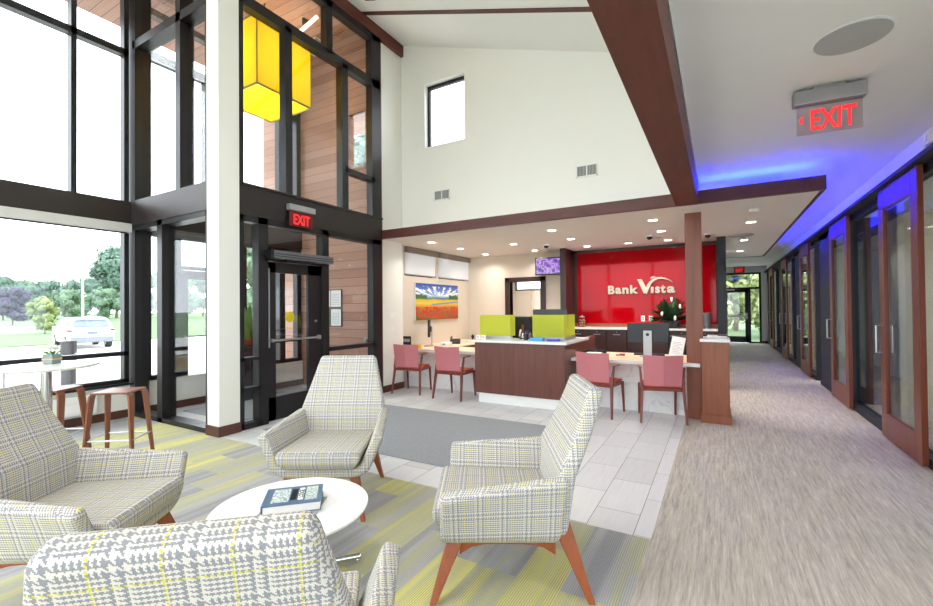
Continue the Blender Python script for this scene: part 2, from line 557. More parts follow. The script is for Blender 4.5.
class MB:
    def __init__(s):
        s.bm = bmesh.new()

    def box(s, x0, x1, y0, y1, z0, z1, M=None):
        vs = [s.bm.verts.new((x, y, z)) for x in (x0, x1) for y in (y0, y1) for z in (z0, z1)]
        if M is not None:
            for v in vs:
                v.co = M @ v.co
        for f in ((0, 1, 3, 2), (4, 6, 7, 5), (0, 4, 5, 1), (2, 3, 7, 6), (0, 2, 6, 4), (1, 5, 7, 3)):
            s.bm.faces.new([vs[i] for i in f])
        return s

    def hexa(s, bot, top):
        """solid between two quads given in matching order"""
        vs = [s.bm.verts.new(p) for p in list(bot) + list(top)]
        n = len(bot)
        s.bm.faces.new(vs[:n][::-1])
        s.bm.faces.new(vs[n:])
        for i in range(n):
            j = (i + 1) % n
            s.bm.faces.new((vs[i], vs[j], vs[n + j], vs[n + i]))
        return s

    def prism(s, pts, z0, z1, M=None):
        bot = [Vector((p[0], p[1], z0)) for p in pts]
        top = [Vector((p[0], p[1], z1)) for p in pts]
        if M is not None:
            bot = [M @ p for p in bot]
            top = [M @ p for p in top]
        return s.hexa(bot, top)

    def cyl(s, c, r, z0, z1, n=24, r2=None, M=None):
        r2 = r if r2 is None else r2
        bot = [Vector((c[0] + r * math.cos(2 * PI * i / n), c[1] + r * math.sin(2 * PI * i / n), z0)) for i in range(n)]
        top = [Vector((c[0] + r2 * math.cos(2 * PI * i / n), c[1] + r2 * math.sin(2 * PI * i / n), z1)) for i in range(n)]
        if M is not None:
            bot = [M @ p for p in bot]
            top = [M @ p for p in top]
        return s.hexa(bot, top)

    def lathe(s, c, prof, n=28):
        rings = []
        for r, z in prof:
            rings.append([s.bm.verts.new((c[0] + r * math.cos(2 * PI * i / n), c[1] + r * math.sin(2 * PI * i / n), c[2] + z)) for i in range(n)])
        for a, b in zip(rings, rings[1:]):
            for i in range(n):
                j = (i + 1) % n
                s.bm.faces.new((a[i], a[j], b[j], b[i]))
        s.bm.faces.new(rings[0][::-1])
        s.bm.faces.new(rings[-1])
        return s

    def sweep(s, pts, r, n=10, ry=None, cap=True, radii=None):
        """tube (or flat strip when ry given) along points"""
        pts = [Vector(p) for p in pts]
        rings = []
        up = Vector((0, 0, 1))
        prevx = None
        for i, p in enumerate(pts):
            d = (pts[min(i + 1, len(pts) - 1)] - pts[max(i - 1, 0)]).normalized()
            xx = d.cross(up if abs(d.z) < 0.98 else Vector((0, 1, 0))).normalized() if prevx is None else (prevx - d * prevx.dot(d)).normalized()
            prevx = xx
            yy = d.cross(xx)
            k = radii[i] if radii else 1.0
            rr, r2 = r * k, (ry if ry else r) * k
            rings.append([s.bm.verts.new(p + xx * rr * math.cos(2 * PI * j / n) + yy * r2 * math.sin(2 * PI * j / n)) for j in range(n)])
        for a, b in zip(rings, rings[1:]):
            for i in range(n):
                j = (i + 1) % n
                s.bm.faces.new((a[i], a[j], b[j], b[i]))
        if cap:
            s.bm.faces.new(rings[0][::-1])
            s.bm.faces.new(rings[-1])
        return s

    def bar(s, p, q, wx, wy=None, wx2=None, wy2=None):
        """tapered rectangular bar with vertical-ish axis, section axes world x / y"""
        wy = wy or wx
        wx2 = wx2 or wx
        wy2 = wy2 or wy
        p, q = Vector(p), Vector(q)
        b = [p + Vector((a * wx / 2, c * wy / 2, 0)) for a, c in ((-1, -1), (1, -1), (1, 1), (-1, 1))]
        t = [q + Vector((a * wx2 / 2, c * wy2 / 2, 0)) for a, c in ((-1, -1), (1, -1), (1, 1), (-1, 1))]
        return s.hexa(b, t)

    def build(s, name, mat, parent=None, bev=0.0, smooth=False, loc=None, seg=2, ang=35):
        bmesh.ops.recalc_face_normals(s.bm, faces=s.bm.faces[:])
        me = bpy.data.meshes.new(name)
        s.bm.to_mesh(me)
        s.bm.free()
        o = bpy.data.objects.new(name, me)
        COL.objects.link(o)
        if mat is not None:
            me.materials.append(MAT[mat] if isinstance(mat, str) else mat)
        if parent is not None:
            o.parent = parent
        if loc:
            o.location = loc
        if smooth:
            for p in me.polygons:
                p.use_smooth = True
            try:
                me.set_sharp_from_angle(angle=math.radians(ang))
            except Exception:
                pass
        if bev:
            m = o.modifiers.new('bevel', 'BEVEL')
            m.width = bev
            m.segments = seg
            m.limit_method = 'ANGLE'
            m.angle_limit = math.radians(40)
        return o


def struct(mb, name, mat, parent=None, **k):
    o = mb.build(name, mat, parent, **k)
    if parent is None:
        o['kind'] = 'structure'
    return o


def copy_tree(o, parent=None):
    c = o.copy()
    COL.objects.link(c)
    if parent is not None:
        c.parent = parent
    for ch in list(o.children):
        copy_tree(ch, c)
    return c


def place(o, loc, rz=0.0, label=None, group=None):
    o.location = loc
    o.rotation_euler = (0, 0, rz)
    if label:
        o['label'] = label
    if group:
        o['group'] = group
    return o


def text_obj(txt, size, depth, mat, name, parent, M, offset=0.0, spacing=1.0, align='CENTER'):
    cu = bpy.data.curves.new('t', 'FONT')
    cu.body = txt
    cu.size = size
    cu.extrude = depth
    cu.offset = offset
    cu.space_character = spacing
    cu.align_x = align
    tmp = bpy.data.objects.new('t', cu)
    COL.objects.link(tmp)
    dg = bpy.context.evaluated_depsgraph_get()
    me = bpy.data.meshes.new_from_object(tmp.evaluated_get(dg))
    bpy.data.objects.remove(tmp)
    me.transform(M)
    me.materials.clear()
    me.materials.append(MAT[mat] if isinstance(mat, str) else mat)
    me.name = name
    o = bpy.data.objects.new(name, me)
    COL.objects.link(o)
    o.parent = parent
    return o


RX = Matrix.Rotation(PI / 2, 4, 'X')            # text facing -y
RXE = Matrix.Rotation(PI / 2, 4, 'Z') @ RX      # text facing +x


# ------------------------------------------------------------------ room shell
def ceil_z(x):
    return 6.52 - 0.333 * (x + 5.2)


CH = 3.05   # corridor ceiling
SZ = 2.74   # soffit underside
# floors
f = struct(MB().box(-7.5, 1.75, -4.2, 21, -0.2, -0.004), 'floor', 'conc')
struct(MB().box(-7.36, -0.41, -4.1, 3.04, -0.01, 0.0), 'floor_lounge_carpet', 'lcarpet')
b = MB().box(-5.2, -0.40, 3.04, 6.75, -0.01, 0.0)
b.box(-5.5, -0.40, 6.75, 9.7, -0.01, 0.0)
struct(b, 'floor_entry_tile', 'tile')
b = MB().box(-0.41, 1.75, -4.1, 3.04, -0.01, 0.0)
b.box(-0.40, 1.75, 3.04, 9.7, -0.01, 0.0)
b.box(0.0, 1.75, 9.7, 20.8, -0.01, 0.0)
struct(b, 'floor_corridor_carpet', 'ccarpet')
struct(MB().box(-7.36, -5.2, 3.1, 6.0, -0.01, 0.0), 'floor_vestibule_tile', 'tile')
struct(MB().box(1.75, 5.2, 1.0, 20.8, -0.01, 0.0), 'floor_office_carpet', 'ccarpet')
# hall ceiling, sloping down towards the corridor
x0, x1 = -7.5, -0.2
b = MB().hexa([(x0, -4.2, ceil_z(x0)), (x1, -4.2, ceil_z(x1)), (x1, 6.75, ceil_z(x1)), (x0, 6.75, ceil_z(x0))],
              [(x0, -4.2, ceil_z(x0) + .2), (x1, -4.2, ceil_z(x1) + .2), (x1, 6.75, ceil_z(x1) + .2), (x0, 6.75, ceil_z(x0) + .2)])
struct(b, 'ceiling', 'ceil')
yy = 5.47
b = MB().hexa([(-5.2, yy, ceil_z(-5.2) - .012), (-.42, yy, ceil_z(-.42) - .012), (-.42, yy + .09, ceil_z(-.42) - .012), (-5.2, yy + .09, ceil_z(-5.2) - .012)],
              [(-5.2, yy, ceil_z(-5.2) + .01), (-.42, yy, ceil_z(-.42) + .01), (-.42, yy + .09, ceil_z(-.42) + .01), (-5.2, yy + .09, ceil_z(-5.2) + .01)])
struct(b, 'trim_1', 'cherry_x')
struct(MB().box(-0.2, 1.9, -4.2, 20.9, CH, CH + .15), 'ceiling_corridor', 'ceil')
struct(MB().box(1.9, 5.2, -4.2, 20.9, 2.8, 2.95), 'ceiling_office', 'ceil')
b = MB().prism([(-5.5, 6.6), (-5.2, 6.6), (-5.2, 6.02), (0.97, 6.02), (0.97, 13.3), (-0.1, 13.3), (-0.1, 9.75), (-5.5, 9.75)], SZ, SZ + .14)
struct(b, 'ceiling_reception', 'soff')
struct(MB().box(-7.45, -5.3, 3.1, 6.0, 6.28, 6.4), 'ceiling_vestibule', 'plank')
# beams
b = MB().box(-0.42, -0.2, -4.2, 5.95, SZ - .02, 2.985)
b.box(-0.45, -0.42, -4.2, 5.95, SZ + .01, 2.985)
struct(b, 'trim_2', 'cherry')
struct(MB().box(-0.42, -0.21, -4.2, 6.6, 2.985, 5.1), 'wall_over_beam', 'wall')
b = MB().box(-5.19, 1.01, 5.95, 6.02, SZ - .005, SZ + .145)
b.box(0.97, 1.01, 6.02, 13.34, SZ - .005, SZ + .145)
b.box(-0.1, 0.97, 13.3, 13.34, SZ - .005, SZ + .145)
struct(b, 'trim_3', 'cherry_x')
# cornice along the top of the glazed entrance wall
struct(MB().box(-5.26, -5.14, 3.3, 6.6, 6.29, 6.53), 'trim_4', 'cherry')
# walls
HW = MB()                                         # high wall over reception with its small window
for a in ((-5.5, -4.66, 2.88, 6.8), (-3.81, -0.2, 2.88, 6.8), (-4.66, -3.81, 2.88, 4.46), (-4.66, -3.81, 5.63, 6.8)):
    HW.box(a[0], a[1], 6.6, 6.78, a[2], a[3])
struct(HW, 'wall_reception_upper', 'wall')
struct(MB().box(-5.42, -5.2, 6.17, 6.6, 0, 6.7).box(-5.245, -5.2, 5.97, 6.17, 0, 6.7), 'wall_switch_side', 'wall')
LW = MB()
for a in ((6.6, 6.92, 0, SZ), (6.92, 8.04, 0, 2.16), (8.04, 8.12, 0, SZ), (8.12, 9.5, 0, 2.16), (9.5, 9.6, 0, SZ)):
    LW.box(-5.62, -5.4, a[0], a[1], a[2], a[3])
struct(LW, 'wall_left_reception', 'beige')
BW = MB()
for a in ((-5.4, -4.27, 0, SZ), (-3.5, -2.9, 0, SZ), (-4.27, -3.5, 2.1, SZ), (-4.27, -3.5, 0, 1.0)):
    BW.box(a[0], a[1], 9.46, 9.6, a[2], a[3])
struct(BW, 'wall_back_reception', 'beige')
BR = MB().box(-5.4, -2.9, 11.6, 11.7, 0, SZ)
BR.box(-5.5, -5.4, 9.6, 11.6, 0, SZ).box(-2.9, -2.8, 9.75, 11.6, 0, SZ)
struct(BR, 'wall_back_office', 'beige')
struct(MB().box(-5.5, -2.8, 9.75, 11.7, SZ, SZ + .1), 'ceiling_back_office', 'ceil')
struct(MB().box(-5.5, -2.8, 9.6, 11.7, -.01, 0.0), 'floor_back_office', 'ccarpet')
struct(MB().box(-2.9, -2.78, 9.0, 9.75, 0, SZ), 'wall_fin_left', 'dcab')
struct(MB().box(-0.02, 0.12, 9.08, 9.75, 0, SZ), 'wall_fin_right', 'charcoal')
struct(MB().box(-2.78, -0.02, 9.64, 9.76, 0, SZ), 'wall_red_backing', 'dcab')
struct(MB().box(-0.1, 0.1, 9.75, 20.9, 0, CH), 'wall_corridor_left', 'wall')
EW = MB()
EW.box(0.1, 0.12, 20.7, 20.9, 0, CH).box(1.43, 1.9, 20.7, 20.9, 0, CH).box(0.12, 1.43, 20.7, 20.9, 2.80, CH)
struct(EW, 'wall_end', 'grey_wall')
struct(MB().box(1.64, 1.9, -4.2, 20.9, 2.81, CH), 'wall_right_header', 'wall')
b = MB().box(1.1, 1.42, 20.68, 20.7, 0, .1).box(1.44, 1.66, 20.68, 20.7, 0, .1)
struct(MB().box(1.43, 1.64, 20.68, 20.7, 0, .1), 'baseboard_end', 'board')
b.bm.free()
struct(MB().box(-5.2, -5.185, 5.97, 6.6, 0, .12), 'baseboard_switch_side', 'board')
struct(MB().box(-7.5, -7.3, -4.2, 3.02, .10, .47), 'wall_left', 'wall')
struct(MB().box(-7.3, -7.28, -4.2, 3.02, 0, .11), 'baseboard_left', 'board')
struct(MB().box(-7.5, -7.3, -4.2, 3.2, 6.35, 7.45), 'wall_left_upper', 'wall')
struct(MB().box(-7.5, -5.2, 3.02, 3.2, 6.35, 7.45), 'wall_vestibule_upper', 'wall')
struct(MB().box(-7.48, -7.28, 3.2, 6.0, .10, .47), 'wall_vestibule_left', 'wall')
struct(MB().box(-7.27, -7.25, 3.2, 6.0, 0, .11), 'baseboard_vestibule_left', 'board')
# unseen wall behind the camera with tall windows; corridor opening added for daylight
b = MB()
for a in ((-7.5, -7.0, 0, 7.4), (-0.8, -0.35, 0, 5.2), (-0.35, 1.9, 2.7, 5.2), (1.65, 1.9, 0, 2.7), (-7.0, -0.8, 0, .5), (-7.0, -0.8, 4.9, 7.4)):
    b.box(a[0], a[1], -4.3, -4.15, a[2], a[3])
struct(b, 'wall_behind', 'wall')
# column at the vestibule corner
struct(MB().box(-5.38, -5.135, 3.03, 3.29, 0, 6.9), 'wall_column', 'wall')
struct(MB().box(-5.395, -5.12, 3.015, 3.3, 0, .12), 'baseboard_column', 'board')
# cedar-clad wall running out of doors past the vestibule
SW = MB()
for a in ((-8.5, -6.0, -0.3, 7.2), (-5.52, -5.246, 0, 7.2), (-6.0, -5.52, 0, 4.1), (-6.0, -5.52, 5.15, 7.2)):
    SW.box(a[0], a[1], 6.0, 6.16, a[2], a[3])
struct(SW, 'wall_cedar', 'siding')
struct(MB().box(-5.24, -5.17, 5.93, 5.99, 0, 6.3), 'trim_5', 'cherry_v')
fr = MB()
fr.box(-6.03, -5.97, 5.98, 6.05, 4.07, 5.18).box(-5.55, -5.49, 5.98, 6.05, 4.07, 5.18)
fr.box(-6.0, -5.5, 5.98, 6.05, 5.12, 5.18).box(-6.0, -5.5, 5.98, 6.05, 4.07, 4.12)
w5 = struct(fr, 'window_5', 'siding')
MB().box(-5.98, -5.54, 6.06, 6.07, 4.1, 5.14).build('glass', 'glass', w5)
# exterior roof overhang
struct(MB().box(-8.75, -7.5, -5, 9, 6.33, 6.5), 'ceiling_overhang', 'plank')
b = MB()
b.bm.free()

# ---- glazing. storefront() lays frame bars on a wall plane and panes inside


def bars(mb, plane, c, d0, d1, lst):
    """lst of (a0,a1,z0,z1) rectangles, a along y when plane x, along x when plane y; depth d0..d1 around c"""
    for a0, a1, z0, z1 in lst:
        if plane == 'x':
            mb.box(c + d0, c + d1, a0, a1, z0, z1)
        else:
            mb.box(a0, a1, c + d0, c + d1, z0, z1)
    return mb


# window_1: tall glazing on the left
L = []
for y in (-4.15, -2.1, 0.1, 2.37, 2.96):
    L.append((y, y + .06, 3.0 if y == 2.37 else .5, 6.35))
L += [(-4.15, 3.02, 5.17, 5.26), (-4.15, 3.02, .47, .54), (-4.15, 3.02, .87, .93), (-4.15, 3.02, 6.28, 6.38)]
w1 = struct(bars(MB(), 'x', -7.35, -.09, .03, L), 'window_1', 'frame')
bars(MB(), 'x', -7.35, -.045, -.035, [(-4.1, 3.0, .5, 6.33)]).build('glass', 'glass', w1)
MB().box(-7.5, -7.26, -4.15, 3.02, 2.74, 3.06).build('spandrel', 'bframe', w1)
MB().box(-7.42, -7.24, -4.15, 3.04, .455, .485).build('sill', 'frame', w1)
# window_2: south side of the vestibule
L = [(-7.4, -7.22, 0, 6.3), (-6.61, -6.48, 0, 2.74), (-6.0, -5.9, 3.0, 5.35), (-5.47, -5.38, 0, 6.3),
     (-7.3, -5.38, 0, .07), (-7.3, -5.38, 2.66, 2.76), (-7.3, -5.38, 5.26, 5.42), (-7.3, -5.38, 6.2, 6.35), (-6.6, -6.48, 5.4, 6.3)]
L2 = [(-7.4, -7.22, 0, 6.3), (-6.61, -6.48, 0, 2.74), (-6.13, -6.02, 3.0, 6.25), (-5.45, -5.38, 0, 6.3),
      (-7.3, -5.38, 0, .06), (-7.3, -5.38, 2.66, 2.76), (-7.3, -5.38, 5.28, 5.40), (-7.3, -5.38, 6.2, 6.35)]
w2 = struct(bars(MB(), 'y', 3.1, -.05, .13, L2), 'window_2', 'frame')
bars(MB(), 'y', 3.1, .03, .04, [(-7.3, -5.4, .03, 6.3)]).build('glass', 'glass', w2)
MB().box(-7.36, -5.38, 3.04, 3.26, 2.73, 3.08).build('spandrel', 'bframe', w2)
# window_3: glazed entrance wall with the door
L = [(3.29, 3.36, 0, 6.3), (3.56, 3.70, 0, 2.72), (4.61, 4.74, 0, 2.72), (5.72, 5.95, 0, 6.3),
     (3.98, 4.09, 3.08, 5.45), (5.03, 5.16, 3.08, 5.45), (4.72, 4.84, 5.45, 6.3),
     (3.3, 5.95, 2.62, 2.72), (3.3, 5.95, 5.37, 5.51), (3.3, 5.95, 6.18, 6.3), (5.1, 5.8, 3.70, 3.78),
     (3.3, 3.60, 0, .07), (4.70, 5.95, 0, .07), (3.64, 4.66, 2.15, 2.21), (4.70, 5.8, .86, .92), (3.3, 3.6, .86, .90), (3.3, 3.6, .48, .52)]
w3 = struct(bars(MB(), 'x', -5.2, -.08, .05, L), 'window_3', 'frame')
bars(MB(), 'x', -5.2, -.03, -.02, [(3.34, 3.58, .04, 2.66), (4.72, 5.75, .04, 2.66), (3.66, 4.65, 2.18, 2.66), (3.33, 5.75, 3.05, 6.25)]).build('glass', 'glass', w3)
MB().box(-5.30, -5.14, 3.29, 5.96, 2.70, 3.09).box(-5.32, -5.12, 3.29, 5.96, 3.07, 3.10).build('spandrel', 'bframe', w3)
# window_4: outer side of the vestibule
L = [(3.22, 3.3, .5, 6.3), (3.62, 3.72, 0, 2.72), (4.72, 4.82, 0, 2.72), (5.50, 5.62, .5, 6.3), (5.9, 6.0, .5, 6.3), (4.1, 4.18, 3.0, 5.4),
     (3.22, 6.0, 2.62, 2.72), (3.22, 6.0, 5.28, 5.4), (3.22, 6.0, 5.95, 6.05), (3.22, 3.7, .47, .54), (4.75, 6.0, .47, .54), (4.75, 6.0, .87, .93), (3.65, 4.8, 2.15, 2.21)]
w4 = struct(bars(MB(), 'x', -7.35, -.09, .04, L), 'window_4', 'frame')
bars(MB(), 'x', -7.35, -.045, -.035, [(3.22, 3.66, .5, 6.3), (4.78, 6.0, .5, 6.3), (3.66, 4.78, 2.2, 6.3)]).build('glass', 'glass', w4)
MB().box(-7.48, -7.28, 3.22, 6.0, 2.70, 3.08).build('spandrel', 'bframe', w4)
# small high window
fr = MB()
for a in ((-4.66, -4.61, 4.46, 5.63), (-3.86, -3.81, 4.46, 5.63), (-4.66, -3.81, 4.46, 4.50), (-4.66, -3.81, 5.57, 5.63)):
    fr.box(a[0], a[1], 6.7, 6.76, a[2], a[3])
w6 = struct(fr, 'window_6', 'frame')
MB().box(-4.62, -3.85, 6.73, 6.74, 4.48, 5.6).build('glass', 'glass', w6)
# reception side windows
for i, (a, bb) in enumerate(((6.92, 8.04), (8.12, 9.5))):
    fr = MB()
    for q in ((a, a + .04, 2.16, SZ), (bb - .04, bb, 2.16, SZ), (a, bb, 2.16, 2.20), (a, bb, SZ - .04, SZ)):
        fr.box(-5.58, -5.52, *q)
    ww = struct(fr, 'window_%d' % (7 + i), 'frame')
    MB().box(-5.555, -5.55, a, bb, 2.17, SZ - .01).build('glass', 'glass', ww)
b = MB()
for a in ((-7.05, -6.95), (-5.0, -4.9), (-2.9, -2.8), (-.85, -.75)):
    b.box(a[0], a[1], -4.28, -4.18, .5, 4.9)
b.box(-.35, -.28, -4.28, -4.18, 0, 2.7).box(.62, .70, -4.28, -4.18, 0, 2.7).box(1.58, 1.65, -4.28, -4.18, 0, 2.7)
w9 = struct(b, 'window_9', 'frame')
MB().box(-7.0, -.8, -4.24, -4.23, .5, 4.9).build('glass', 'glass', w9)


# doors: aluminium leaf with glass
def glazed_leaf(name, x, y0, y1, z1, s0, s1, side=1):
    b = MB()
    b.box(x - .022, x + .022, y0, y0 + s0, .02, z1).box(x - .022, x + .022, y1 - s1, y1, .02, z1)
    b.box(x - .022, x + .022, y0, y1, .02, .33).box(x - .022, x + .022, y0, y1, z1 - .14, z1)
    d = struct(b, name, 'frame')
    MB().box(x - .004, x + .004, y0 + s0, y1 - s1, .32, z1 - .13).build('glass', 'glass', d)
    b = MB().sweep([(x + side * .07, y0 + .05, 1.09), (x + side * .07, y1 - .06, 1.09)], .014, 10)
    b.box(x + side * .02 if side > 0 else x - .075, x + .075 if side > 0 else x - .02, y0 + .03, y0 + .06, 1.07, 1.11)
    b.box(x + side * .02 if side > 0 else x - .075, x + .075 if side > 0 else x - .02, y1 - .09, y1 - .05, 1.06, 1.12)
    b.build('push_bar', 'alu', d, smooth=True)
    return d


d1 = glazed_leaf('door_1', -5.2, 3.71, 4.61, 2.14, .12, .24)
MB().box(-5.16, -5.14, 3.70, 3.715, 1.0, 2.05).build('hinge', 'alu', d1)
MB().cyl((0, 0), .075, -.002, .002, 24, M=Matrix.Translation((-5.188, 4.06, 1.40)) @ Matrix.Rotation(PI / 2, 4, 'Y')).build('sticker', 'stickery', d1)
MB().cyl((0, 0), .016, -.01, .01, 14, M=Matrix.Translation((-5.17, 4.50, 1.33)) @ Matrix.Rotation(PI / 2, 4, 'Y')).build('lock', 'alu', d1)
d2 = glazed_leaf('door_2', -7.37, 3.72, 4.74, 2.14, .12, .12)
MB().cyl((0, 0), .075, -.002, .002, 24, M=Matrix.Translation((-7.35, 4.25, 1.40)) @ Matrix.Rotation(PI / 2, 4, 'Y')).build('sticker', 'stickery', d2)
# end of corridor door
fr = MB()
for a in ((.10, .17, 0, 2.8), (1.37, 1.44, 0, 2.8), (.10, 1.44, 2.73, 2.8), (.10, 1.44, 2.14, 2.22), (1.02, 1.09, 0, 2.2), (1.02, 1.44, 0, .06)):
    fr.box(a[0], a[1], 20.66, 20.78, a[2], a[3])
w10 = struct(fr, 'window_10', 'frame')
MB().box(.12, 1.42, 20.735, 20.74, 2.2, 2.75).box(1.05, 1.42, 20.735, 20.74, .03, 2.2).build('glass', 'glass', w10)
b = MB()
for a in ((.17, .29, .02, 2.14), (.90, 1.02, .02, 2.14), (.17, 1.02, .02, .26), (.17, 1.02, 2.02, 2.14)):
    b.box(a[0], a[1], 20.69, 20.735, a[2], a[3])
d3 = struct(b, 'door_3', 'frame')
MB().box(.28, .91, 20.71, 20.715, .25, 2.03).build('glass', 'glass', d3)
MB().box(.22, .97, 20.62, 20.65, 1.04, 1.10).box(.9, .98, 20.6, 20.69, .96, 1.2).build('push_bar', 'alu', d3)
MB().box(.2, .55, 20.6, 20.66, 2.10, 2.17).build('closer', 'alu', d3)
# vestibule base trim, radiator
b = MB().box(-7.24, -7.17, 4.9, 5.9, .14, .42)
tag(b.build('wall_radiator', 'wplastic'), 'long white wall radiator under the vestibule glazing, seen through the entrance door', 'radiator')
b = MB().box(-7.28, -7.2, -1.0, 2.6, .16, .40)
for k in range(3):
    b.box(-7.2, -7.195, -1.0, 2.6, .20 + k * .06, .215 + k * .06)
tag(b.build('wall_radiator', 'wplastic'), 'long white baseboard radiator below the big left window, behind the wooden stools', 'radiator')

# ------------------------------------------------------------------ sliding office doors along the corridor
FX = 1.66
b = MB()
posts = [(1.9, 1.98), (3.6, 3.68), (5.28, 5.36), (6.72, 6.80), (8.32, 8.42), (9.66, 10.5), (10.98, 11.06), (12.9, 13.6), (14.1, 14.2), (16.3, 17.0), (17.8, 17.9), (19.4, 20.3), (20.6, 20.7)]
for a in posts:
    b.box(FX, FX + .1, a[0], a[1], 0, 2.8)
b.box(FX, FX + .1, -4.2, 20.7, 2.70, 2.81)
b.box(FX - .02, FX + .1, -4.2, 10.5, 0, .09).box(FX - .02, FX + .1, 11.0, 20.7, 0, .09)
b.box(FX - .13, FX, -4.2, 20.7, 2.775, 2.815)
wr = struct(b, 'window_11', 'charcoal')
MB().box(FX + .045, FX + .052, -4.2, 9.7, .08, 2.72).box(FX + .045, FX + .052, 11.05, 20.6, .08, 2.72).build('glass', 'dglass', wr)
b = MB().box(5.0, 5.2, 1.0, 20.9, 0, .8).box(5.0, 5.2, 1.0, 20.9, 2.4, 2.8)
for k in range(9):
    b.box(5.0, 5.2, 1.0 + k * 2.4, 1.3 + k * 2.4, .8, 2.4)
struct(b, 'wall_office_outer', 'khaki')
for i, y in enumerate((2.6, 8.75, 13.3, 16.9)):
    struct(MB().box(1.78, 5.0, y, y + .1, 0, 2.8), 'wall_office_partition_%s' % 'abcd'[i], 'khaki')
struct(MB().box(1.76, 2.24, 8.70, 8.745, 0, 2.8), 'added_dark_panel', 'charcoal')  # added dark panel in place of the dark reflection in the door glass


def sliding_door():
    o = bpy.data.objects.new('sliding_door', None)
    COL.objects.link(o)
    tag(o, 'x', 'door')
    W, H, S = 1.13, 2.765, .17
    b = MB()
    b.box(0, .045, 0, S, .03, H).box(0, .045, W - S, W, .03, H)
    b.box(0, .045, S, W - S, .03, .30).box(0, .045, S, W - S, H - .23, H)
    b.build('panel', 'door', o, bev=.003)
    MB().box(.018, .027, S - .01, W - S + .01, .29, H - .22).build('glass', 'pane', o)
    for yy in (W - .09,):
        h = MB().sweep([(0, yy, .96), (-.055, yy, .96), (-.055, yy, 1.26), (0, yy, 1.26)], .012, 8)
        h.build('handle', 'steel', o, smooth=True)
        h = MB().sweep([(.045, yy, .96), (.075, yy, .96), (.075, yy, 1.26), (.045, yy, 1.26)], .010, 8)
        h.build('handle', 'steel', o, smooth=True)
    return o


sd = sliding_door()
ords = ['nearest cherry sliding glass door, with beige wall seen through its pane', 'second cherry sliding door down the corridor, with a bluish glass panel before it',
        'third sliding door down the corridor, beside the gap showing a lit tan office', 'fourth sliding door down the corridor, dark and narrow in view', 'farthest sliding door, nearest to the corridor end exit']
for i, y in enumerate((5.50, 8.06, 11.15, 14.5, 18.0)):
    o = sd if i == 0 else copy_tree(sd)
    place(o, (1.575, y, 0), 0, ords[i], 'sliding office doors along the corridor')

# ------------------------------------------------------------------ exterior
struct(MB().box(-60, 40, -80, 160, -.6, -.42), 'ground', 'conc')
b = MB().box(-8.8, -7.5, -10, 8, -.6, -.02)
struct(b, 'ground_terrace', 'conc')
struct(MB().box(-420, -33.5, -200, 320, -.5, -.36), 'ground_lawn', 'grass')
struct(MB().box(-30, 30, 24, 120, -.42, -.3), 'ground_rear_lawn', 'grass')
b = MB()
for k in range(9):
    b.box(-12.5, -12.2, -9 + k * 1.25, -9 + k * 1.25 + 1.2, -.42, .22)
b.box(-12.55, -12.15, -9, 2.3, .22, .30)
tag(b.build('stone_wall', 'stone', bev=.02), 'low tan stone wall outside the left window, below the railing', 'wall')
r = empty('metal_railing', 'thin grey metal railing outside the left window, in front of the tan stone wall', 'railing', (-9.2, -6, 0))
MB().sweep([(0, 0, .62), (0, 8.3, .62)], .02).build('rail', 'alu', r)
for k in range(6):
    MB().sweep([(0, .1 + k * 1.62, -.05), (0, .1 + k * 1.62, .62)], .016).build('post', 'alu', r)
b = MB()
b.cyl((-10.05, 3.22), .105, -.42, .62, 28).cyl((-10.05, 3.22), .115, .76, .98, 28)
for k in range(3):
    b.cyl((-10.05, 3.22), .115, .63 + k * .045, .655 + k * .045, 28)
b.cyl((-10.05, 3.22), .08, .6, .8, 20)
tag(b.build('bollard', 'gplast', smooth=True), 'round grey louvred bollard light outside the left window, in front of the white car', 'bollard')


def make_tree(name, label, loc, h, rad, mat, seed, squat=1.0, n_leaf=5200):
    rnd = random.Random(seed)
    t = empty(name, label, 'tree', loc)
    b = MB().sweep([(0, 0, -.3), (.1 * rad * .3, 0, h * .3), (0, .1, h * .7)], .04 * h * .5, 8, radii=[1, .8, .35])
    b.build('trunk', 'bark', t, smooth=True)
    bm = bmesh.new()
    blobs = []
    for k in range(22):
        a = rnd.uniform(0, 2 * PI)
        rr = rad * rnd.uniform(.1, .72)
        z = h * rnd.uniform(.16, .86)
        br = rad * rnd.uniform(.24, .44) * (1.12 - .45 * z / h)
        blobs.append((Vector((math.cos(a) * rr, math.sin(a) * rr, z)), br))
    blobs.append((Vector((0, 0, h * .8)), rad * .45))
    for c, r_ in blobs:
        for v in bmesh.ops.create_icosphere(bm, subdivisions=2, radius=r_ * .72)['verts']:
            v.co = Vector((v.co.x, v.co.y, v.co.z * .85 * squat)) * rnd.uniform(.88, 1.12) + c
    ls = .026 * h + .05
    for k in range(n_leaf):
        c, r_ = blobs[k % len(blobs)]
        d = Vector((rnd.gauss(0, 1), rnd.gauss(0, 1), rnd.gauss(0, 1))).normalized()
        p = c + Vector((d.x, d.y, d.z * .85 * squat)) * r_ * rnd.uniform(.62, 1.22)
        u = Vector((rnd.gauss(0, 1), rnd.gauss(0, 1), rnd.gauss(0, 1))).normalized()
        w_ = d.cross(u).normalized()
        u = w_.cross(d)
        s_ = ls * rnd.uniform(.6, 1.3)
        u2 = (u + d * rnd.uniform(-.5, .5)) * s_
        bm.faces.new([bm.verts.new(p + q) for q in (u2, w_ * s_ * .6, -u2 * .8, -w_ * s_ * .6)])
    me = bpy.data.meshes.new('crown')
    bm.to_mesh(me)
    bm.free()
    me.materials.append(MAT[mat])
    o = bpy.data.objects.new('crown', me)
    COL.objects.link(o)
    o.parent = t
    return t


